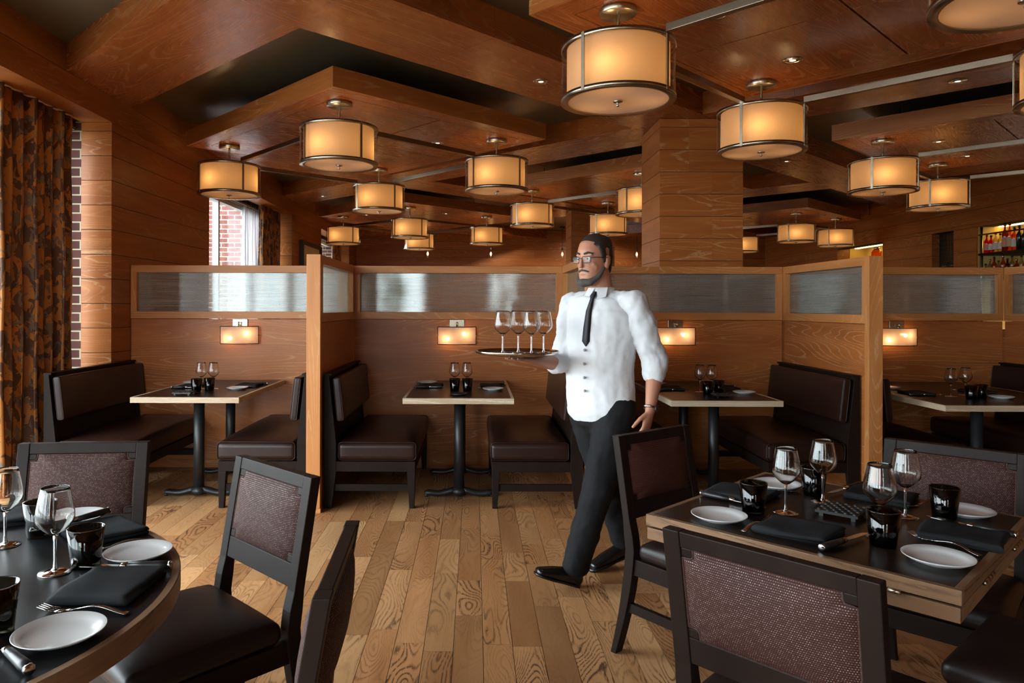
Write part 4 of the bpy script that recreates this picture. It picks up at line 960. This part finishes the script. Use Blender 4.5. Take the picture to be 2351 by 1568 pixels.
tag(G().box(XR + .02, XR + .119, 10.91, 11.41, 1.90, 1.9195, grain=1).build('wall_shelf', 'dark'), 'thin dark shelf inside the recessed wine cabinet', 'shelf', None, 'thing')
# ------------------------------------------------------------------ the waiter
BASE = Vector((.64, 3.65, 0)); TB = Matrix.Translation(-BASE)
W = thing('person', 'waiter with beard and glasses in white shirt and waistcoat, striding with a tray', 'person', BASE)
def limb(g, pts, side, n=18, M=TB, ce=.9):
    P = [(Vector(p), a, b) for p, a, b in pts]; m = len(P); rs = []
    for i, (p, a, b) in enumerate(P):
        d = (P[min(i + 1, m - 1)][0] - P[max(i - 1, 0)][0]).normalized(); s = Vector(side); s = (s - d * s.dot(d)).normalized(); w_ = d.cross(s)
        def ring(off, k): return [p + d * off + s * (a * k * math.cos(2 * PI * j / n)) + w_ * (b * k * math.sin(2 * PI * j / n)) for j in range(n)]
        c = min(a, b) * (ce if i else .9)
        if i == 0: rs += [ring(-c * math.cos(q), math.sin(q) + .02) for q in (0, .5, 1.0, 1.35)]
        rs.append(ring(0, 1))
        if i == m - 1: rs += [ring(c * math.cos(q), math.sin(q) + .02) for q in (1.35, 1.0, .5, 0)]
    return g.rings(rs, 0, M)
def fuse(g, name, mat, parent, vox, it=4):
    o = g.build(name + '_raw', mat); m = o.modifiers.new('r', 'REMESH'); m.mode = 'VOXEL'; m.voxel_size = vox; m.use_smooth_shade = True
    s = o.modifiers.new('s', 'SMOOTH'); s.iterations = it; s.factor = .5
    dg = bpy.context.evaluated_depsgraph_get(); dg.update(); me = bpy.data.meshes.new_from_object(o.evaluated_get(dg))
    old = o.data; bpy.data.objects.remove(o); bpy.data.meshes.remove(old); me.name = name
    for p in me.polygons: p.use_smooth = True
    n = bpy.data.objects.new(name, me); COL.objects.link(n); n.parent = parent; return n
F3 = Vector((-.64, -.77, 0)); R3 = Vector((-.77, .64, 0))
TOR = [((.645, 3.65, .93), .165, .118), ((.637, 3.655, 1.08), .155, .112), ((.645, 3.65, 1.25), .172, .122), ((.652, 3.65, 1.37), .172, .112), ((.657, 3.648, 1.43), .125, .085)]
shR, shL = Vector((.513, 3.768, 1.405)), Vector((.800, 3.528, 1.405)); elR, wrR = Vector((.458, 3.70, 1.105)), Vector((.300, 3.51, 1.132)); elL, wrL = Vector((.890, 3.51, 1.115)), Vector((.842, 3.425, .905))
hipL, knL, anL = Vector((.715, 3.585, .90)), Vector((.610, 3.525, .50)), Vector((.510, 3.565, .12)); hipR, knR, anR = Vector((.575, 3.715, .90)), Vector((.700, 3.765, .48)), Vector((.805, 3.86, .16))
HC = Vector((.607, 3.625, 1.630)); hf = Vector((-.75, -.66, 0)).normalized(); hr = Vector((hf.y, -hf.x, 0))
MH = TB @ Matrix.Translation(HC) @ Matrix(((hr.x, hf.x, 0, 0), (hr.y, hf.y, 0, 0), (0, 0, 1, 0), (0, 0, 0, 1))) @ Matrix.Rotation(-.06, 4, 'X')
g = G(); limb(g, TOR, R3, ce=.3)
limb(g, [(shR - Vector((0, 0, .012)), .050, .050), (shR.lerp(elR, .5), .048, .048), (elR, .042, .042), (elR.lerp(wrR, .4), .041, .038), (wrR, .029, .023)], R3, 14)
limb(g, [(shL - Vector((0, 0, .012)), .050, .050), (shL.lerp(elL, .5), .048, .048), (elL, .042, .042), (elL.lerp(wrL, .4), .041, .038), (wrL, .028, .023)], F3, 14)
for h_, k_, a_ in ((hipL, knL, anL), (hipR, knR, anR)): limb(g, [(h_, .085, .09), (h_.lerp(k_, .5), .075, .078), (k_, .055, .058), (k_.lerp(a_, .4), .052, .055), (a_, .035, .038)], R3, 14)
limb(g, [((.655, 3.648, 1.42), .068, .062), ((.645, 3.642, 1.50), .056, .058), ((.628, 3.635, 1.58), .055, .062)], R3, 16)
HEAD = [(-.122, .026, .030, .060), (-.105, .044, .050, .046), (-.075, .057, .070, .028), (-.035, .066, .088, .010), (.015, .072, .096, .002), (.060, .074, .098, -.003), (.095, .066, .087, -.006), (.120, .044, .060, -.008), (.134, .012, .018, -.008)]
g.rings([[(a * math.cos(2 * PI * j / 24), y + b * math.sin(2 * PI * j / 24), z) for j in range(24)] for z, a, b, y in HEAD], 0, MH)
X3 = (1, 0, 0)
limb(g, [((0, .092, .022), .007, .007), ((0, .106, -.005), .009, .010), ((0, .112, -.022), .0135, .010)], X3, 10, MH)
limb(g, [((-.045, .078, .034), .007, .008), ((0, .092, .030), .007, .007), ((.045, .078, .034), .007, .008)], (0, 0, 1), 10, MH)
limb(g, [((-.018, .086, -.062), .007, .006), ((0, .096, -.061), .008, .007), ((.018, .086, -.062), .007, .006)], (0, 0, 1), 10, MH)
for s in (-1, 1):
    limb(g, [((s * .073, -.006, -.035), .006, .010), ((s * .078, -.012, -.005), .007, .018), ((s * .079, -.014, .022), .006, .016)], X3, 10, MH)
    limb(g, [((s * .040, .062, -.012), .018, .016), ((s * .045, .05, -.03), .018, .016)], X3, 10, MH)
def hand(g, wr, d, pn, th, curl, spread=.0, tc=.5):
    d = Vector(d).normalized(); th = Vector(th); th = (th - d * th.dot(d)).normalized(); pn = Vector(pn); pn = (pn - d * pn.dot(d) - th * pn.dot(th)).normalized()
    limb(g, [(wr, .028, .022), (wr + d * .03, .034, .018), (wr + d * .07, .041, .0155), (wr + d * .092, .040, .013)], th, 14)
    for k, (off, L) in enumerate(((.030, .070), (.0105, .079), (-.0095, .074), (-.029, .058))):
        p = wr + d * .088 + th * off; a = curl[0]; dd = d + th * (off * spread); pts = [(p, .0092, .0088)]
        for q, f_ in enumerate((.45, .31, .24)):
            a_ = a + curl[1] * q; v = (dd * math.cos(a_) + pn * math.sin(a_)).normalized(); p = p + v * (L * f_); pts.append((p, .0088 - .0009 * q, .0084 - .0010 * q))
        limb(g, pts, th, 10)
    p = wr + d * .028 + th * .026 + pn * .004; v = (d * .62 + th * .66 + pn * .28 * tc).normalized(); p1 = p + v * .042; v2 = (d * .85 + th * .32 + pn * .42 * tc).normalized(); p2 = p1 + v2 * .03; p3 = p2 + v2 * .022
    limb(g, [(p, .0145, .013), (p1, .011, .0105), (p2, .0102, .0095), (p3, .0085, .0078)], th, 10)
hand(g, wrR, (-.80, -.58, .13), (0, 0, 1), R3, (-.10, .12), 4.5, .1)
hand(g, wrL, (-.28, -.18, -1), R3, F3, (.35, .38), 1.5, .8)
body = fuse(g, 'body', 'skin', W, .0048, 4)
def front(z, off):
    for (p, a, b), (q, a2, b2) in zip(TOR, TOR[1:]):
        if p[2] <= z <= q[2]: t_ = (z - p[2]) / (q[2] - p[2]); c = Vector(p).lerp(Vector(q), t_); return c + F3 * (b + (b2 - b) * t_ + off)
    return Vector(TOR[-1][0]) + F3 * (TOR[-1][2] + off)
g = G(); limb(g, [(p, a + .018, b + .018) for p, a, b in TOR], R3, 24, TB, .3)
for s_ in (shR, shL): limb(g, [((.656, 3.648, 1.425), .070, .060), (Vector((.656, 3.648, 1.43)).lerp(s_, .6), .070, .058), (s_ + Vector((0, 0, .002)), .070, .066)], (0, 0, 1), 16)
limb(g, [(shR + Vector((.05, -.05, .004)), .068, .066), (shR, .069, .068), (shR.lerp(elR, .25), .070, .068), (shR.lerp(elR, .6), .066, .064), (elR, .064, .060), (elR.lerp(wrR, .28), .060, .054)], R3, 16)
limb(g, [(shL + Vector((-.05, .05, .004)), .068, .066), (shL, .069, .068), (shL.lerp(elL, .25), .070, .068), (shL.lerp(elL, .6), .066, .064), (elL, .064, .060), (elL.lerp(wrL, .22), .060, .056)], F3, 16)
for i in range(9):
    z = .90 + i * .03; a_ = i * 1.9
shirt = fuse(g, 'shirt', 'shirt', W, .009, 5)
tx = bpy.data.textures.new('cloth_folds', 'CLOUDS'); tx.noise_scale = .075; tx.noise_depth = 2
def folds(o, st):
    m = o.modifiers.new('folds', 'DISPLACE'); m.texture = tx; m.strength = st; m.mid_level = .5; m.texture_coords = 'LOCAL'
folds(shirt, .034)
g = G(); limb(g, [((.645, 3.65, .895), .186, .140)] + [(p, a + .025, b + .025) for p, a, b in TOR[1:]], R3, 24, TB, .3)
vest = fuse(g, 'waistcoat', 'vest', W, .008, 4); folds(vest, .016)
for z in (1.187, 1.118, 1.05, .985):
    c = front(z, .036); g = G(); g.ball((0, 0, 0), .0075, 10, 0, 1, Matrix.Translation(c - BASE)); g.build('button', 'ceram_button', vest)
for s, z in ():
    c = front(z, .020) + R3 * s * .085; g = G(); g.tube([c - BASE - R3 * .035 + Vector((0, 0, .004)), c - BASE + R3 * .035], .004, 6); g.build('pocket_edge', 'ceram_button', vest)
g = G()
tp = [(1.478, .012, -.004), (1.458, .016, .024), (1.44, .011, .034), (1.38, .016, .034), (1.30, .020, .031), (1.23, .022, .030), (1.205, .004, .028)]
rs = []
for z, w_, off in tp:
    c = front(min(z, 1.43), off) ; c.z = z; c -= BASE; rs.append([c - R3 * w_ - F3 * .004, c + F3 * .003, c + R3 * w_ - F3 * .004, c - F3 * .006])
g.rings(rs); g.build('necktie', 'tie', W)
g = G(); rs = []
for z, r_ in ((1.435, .076), (1.47, .070), (1.497, .066), (1.499, .062), (1.44, .066)):
    c = Vector((.668 - (z - 1.42) * .22, 3.648, z)) - BASE; rs.append([c + R3 * (r_ * math.cos(2 * PI * k / 24)) + F3 * ((r_ + .003) * math.sin(2 * PI * k / 24)) for k in range(24)])
g.rings(rs, cap=False); g.build('collar_band', 'shirt', shirt)
for s in (-1, 1):
    g = G(); c0 = Vector((.652, 3.645, 1.497)) - BASE
    g.add([c0 + F3 * .066 + R3 * s * .004, c0 + F3 * .045 + R3 * s * .055, c0 + F3 * .075 + R3 * s * .062 + Vector((0, 0, -.045)), c0 + F3 * .100 + R3 * s * .026 + Vector((0, 0, -.060))], [(0, 1, 2, 3)])
    o = g.build('collar_wing', 'shirt', shirt); m = o.modifiers.new('t', 'SOLIDIFY'); m.thickness = .005; m.offset = 0
g = G(); limb(g, [((.645, 3.65, .99), .168, .122), ((.645, 3.65, .93), .175, .130), ((.645, 3.65, .86), .165, .125)], R3, 24)
for h_, k_, a_ in ((hipL, knL, anL), (hipR, knR, anR)):
    e = a_ + (a_ - k_).normalized() * .01; limb(g, [(h_, .098, .105), (h_.lerp(k_, .5), .092, .096), (k_, .078, .082), (k_.lerp(a_, .5), .074, .078), (e, .066, .072)], R3, 18)
tr = fuse(g, 'trousers', 'trouser', W, .010, 4); folds(tr, .016)
def shoe(an, heel, toe, nm):
    heel, toe = Vector(heel), Vector(toe); d = (toe - heel); up = Vector((0, 0, 1)); sd = d.cross(up)
    g = G(); limb(g, [(heel + Vector((0, 0, .042)), .034, .040), (heel + d * .3 + Vector((0, 0, .043)), .036, .040), (heel + d * .62 + Vector((0, 0, .034)), .043, .031), (heel + d * .9 + Vector((0, 0, .024)), .036, .021)], sd, 16)
    limb(g, [(an, .040, .042), (heel + d * .12 + Vector((0, 0, .05)), .037, .042)], sd, 14)
    s = fuse(g, 'shoe', 'shoe', W, .007, 3)
    g = G(); rs = []
    for q, w_ in ((-.02, .024), (.1, .033), (.4, .032), (.65, .043), (.9, .036), (1.0, .018)):
        c = heel + d * q - BASE; n_ = sd.normalized(); rs.append([c - n_ * w_ + up * .002, c + n_ * w_ + up * .002, c + n_ * w_ + up * .014, c - n_ * w_ + up * .014])
    g.rings(rs); g.build('sole', 'shoe', s)
shoe(anL, (.515, 3.575, .000), (.300, 3.505, .085), 'l'); shoe(anR, (.835, 3.875, .055), (.610, 3.78, .0), 'r')
# hair, beard, brows, eyes, spectacles, watch
g = G(); g.rings([[(a * 1.06 * math.cos(2 * PI * j / 24), y - .003 + b * 1.03 * math.sin(2 * PI * j / 24), z) for j in range(24)] for z, a, b, y in ((.070, .074, .090, -.010), (.085, .072, .090, -.008), (.108, .060, .076, -.008), (.130, .040, .052, -.010), (.143, .012, .018, -.010))], 0, MH)
limb(g, [((0, -.038, .085), .074, .058), ((0, -.052, .02), .070, .048), ((0, -.052, -.045), .058, .036)], X3, 18, MH)
for s in (-1, 1): limb(g, [((s * .064, .022, .075), .013, .026), ((s * .069, .012, .03), .010, .022), ((s * .070, .010, -.005), .007, .010)], X3, 10, MH)
fuse(g, 'hair', 'hair', W, .006, 3)
g = G(); limb(g, [((-.064, .012, -.035), .010, .014), ((-.054, .042, -.076), .014, .024), ((-.030, .076, -.102), .020, .026), ((0, .088, -.104), .024, .028), ((.030, .076, -.102), .020, .026), ((.054, .042, -.076), .014, .024), ((.064, .012, -.035), .010, .014)], (0, 0, 1), 12, MH)
limb(g, [((-.030, .086, -.050), .005, .006), ((-.014, .099, -.043), .006, .006), ((0, .102, -.041), .006, .006), ((.014, .099, -.043), .006, .006), ((.030, .086, -.050), .005, .006)], (0, 0, 1), 10, MH)
fuse(g, 'beard', 'beard', W, .0045, 2)
g = G(); limb(g, [((-.017, .0915, -.064), .0035, .003), ((0, .099, -.062), .0045, .004), ((.017, .0915, -.064), .0035, .003)], (0, 0, 1), 8, MH); g.build('lips', 'lips', body)
for s in (-1, 1):
    g = G(); limb(g, [((s * .016, .098, .040), .0045, .004), ((s * .034, .092, .046), .0045, .004), ((s * .052, .074, .040), .003, .003)], (0, 0, 1), 8, MH); g.build('eyebrow', 'hair', W)
    g = G(); g.ball((s * .031, .0805, .014), .0122, 14, 0, 1, MH); e = g.build('eye', 'eye', body)
    g = G(); g.ball((s * .031, .0895, .014), .0056, 10, 0, 1, MH); g.build('iris', 'iris', e)
g = G()
for s in (-1, 1):
    cx, w_, h_ = s * .033, .024, .016
    lp = [(cx - w_, .1085 - .010 * (s < 0), .010 + h_), (cx + w_, .1085 - .010 * (s > 0), .010 + h_), (cx + w_ * .9, .1085 - .010 * (s > 0), .010 - h_), (cx - w_ * .9, .1085 - .010 * (s < 0), .010 - h_)]
    pp = []
    for i in range(4):
        a_, b_ = Vector(lp[i]), Vector(lp[(i + 1) % 4]); pp += [a_.lerp(b_, .15), a_.lerp(b_, .5), a_.lerp(b_, .85)]
    g.tube(pp, .0016, 6, 0, MH, True)
    g.tube([(s * .056, .099, .020), (s * .074, .075, .020), (s * .082, -.005, .016), (s * .080, -.022, .004)], .0017, 6, 0, MH)
g.tube([(-.009, .109, .016), (0, .114, .018), (.009, .109, .016)], .0014, 6, 0, MH)
sp = g.build('spectacles', 'handle', W)
g = G()
for s in (-1, 1): g.add([(s * .033 - .022, .106 - .006 * (s < 0), -.004), (s * .033 + .022, .106 - .006 * (s > 0), -.004), (s * .033 + .022, .106 - .006 * (s > 0), .024), (s * .033 - .022, .106 - .006 * (s < 0), .024)], [(0, 1, 2, 3)], M=MH)
g.build('lenses', 'lens', sp)
g = G(); d = (wrL - elL).normalized(); c = wrL - d * .012; s_ = d.cross(F3).normalized(); u_ = d.cross(s_)
g.tube([c - BASE + (s_ * math.cos(k * PI / 10) * .0295 + u_ * math.sin(k * PI / 10) * .0345) for k in range(20)], .0065, 8, closed=True)
wt = g.build('wristwatch', 'steel', W)
g = G(); cw = c - BASE - R3 * .033; g.ball((0, 0, 0), .017, 14, 0, .45, Matrix.Translation(cw) @ R3.to_track_quat('Z', 'Y').to_matrix().to_4x4()); g.build('watch_face', 'iron', wt)
# tray and its glasses
TZ = 1.172
r = thing('serving_tray', 'round silver tray held out by the waiter', 'tray', (.205, 3.45, TZ))
g = G(); g.lathe([(0, 0), (.18, 0), (.198, .006), (.205, .016), (.202, .017), (.194, .009), (.178, .004), (0, .004)], 56); g.build('dish', 'steel', r)
g = G(); g.lathe([(0, .0045), (.172, .0045)], 48, smooth=False); g.build('black_liner', 'handle', r)
for (x, y), lb in zip([(.135, 3.43), (.212, 3.47), (.272, 3.42), (.335, 3.47)], ['first from the left', 'second from the left', 'third from the left', 'nearest the waiter']):
    WG.put('clear wine glass on the waiter\'s tray, ' + lb, (x, y, TZ + .0048), 0, 'wine glasses on the tray')
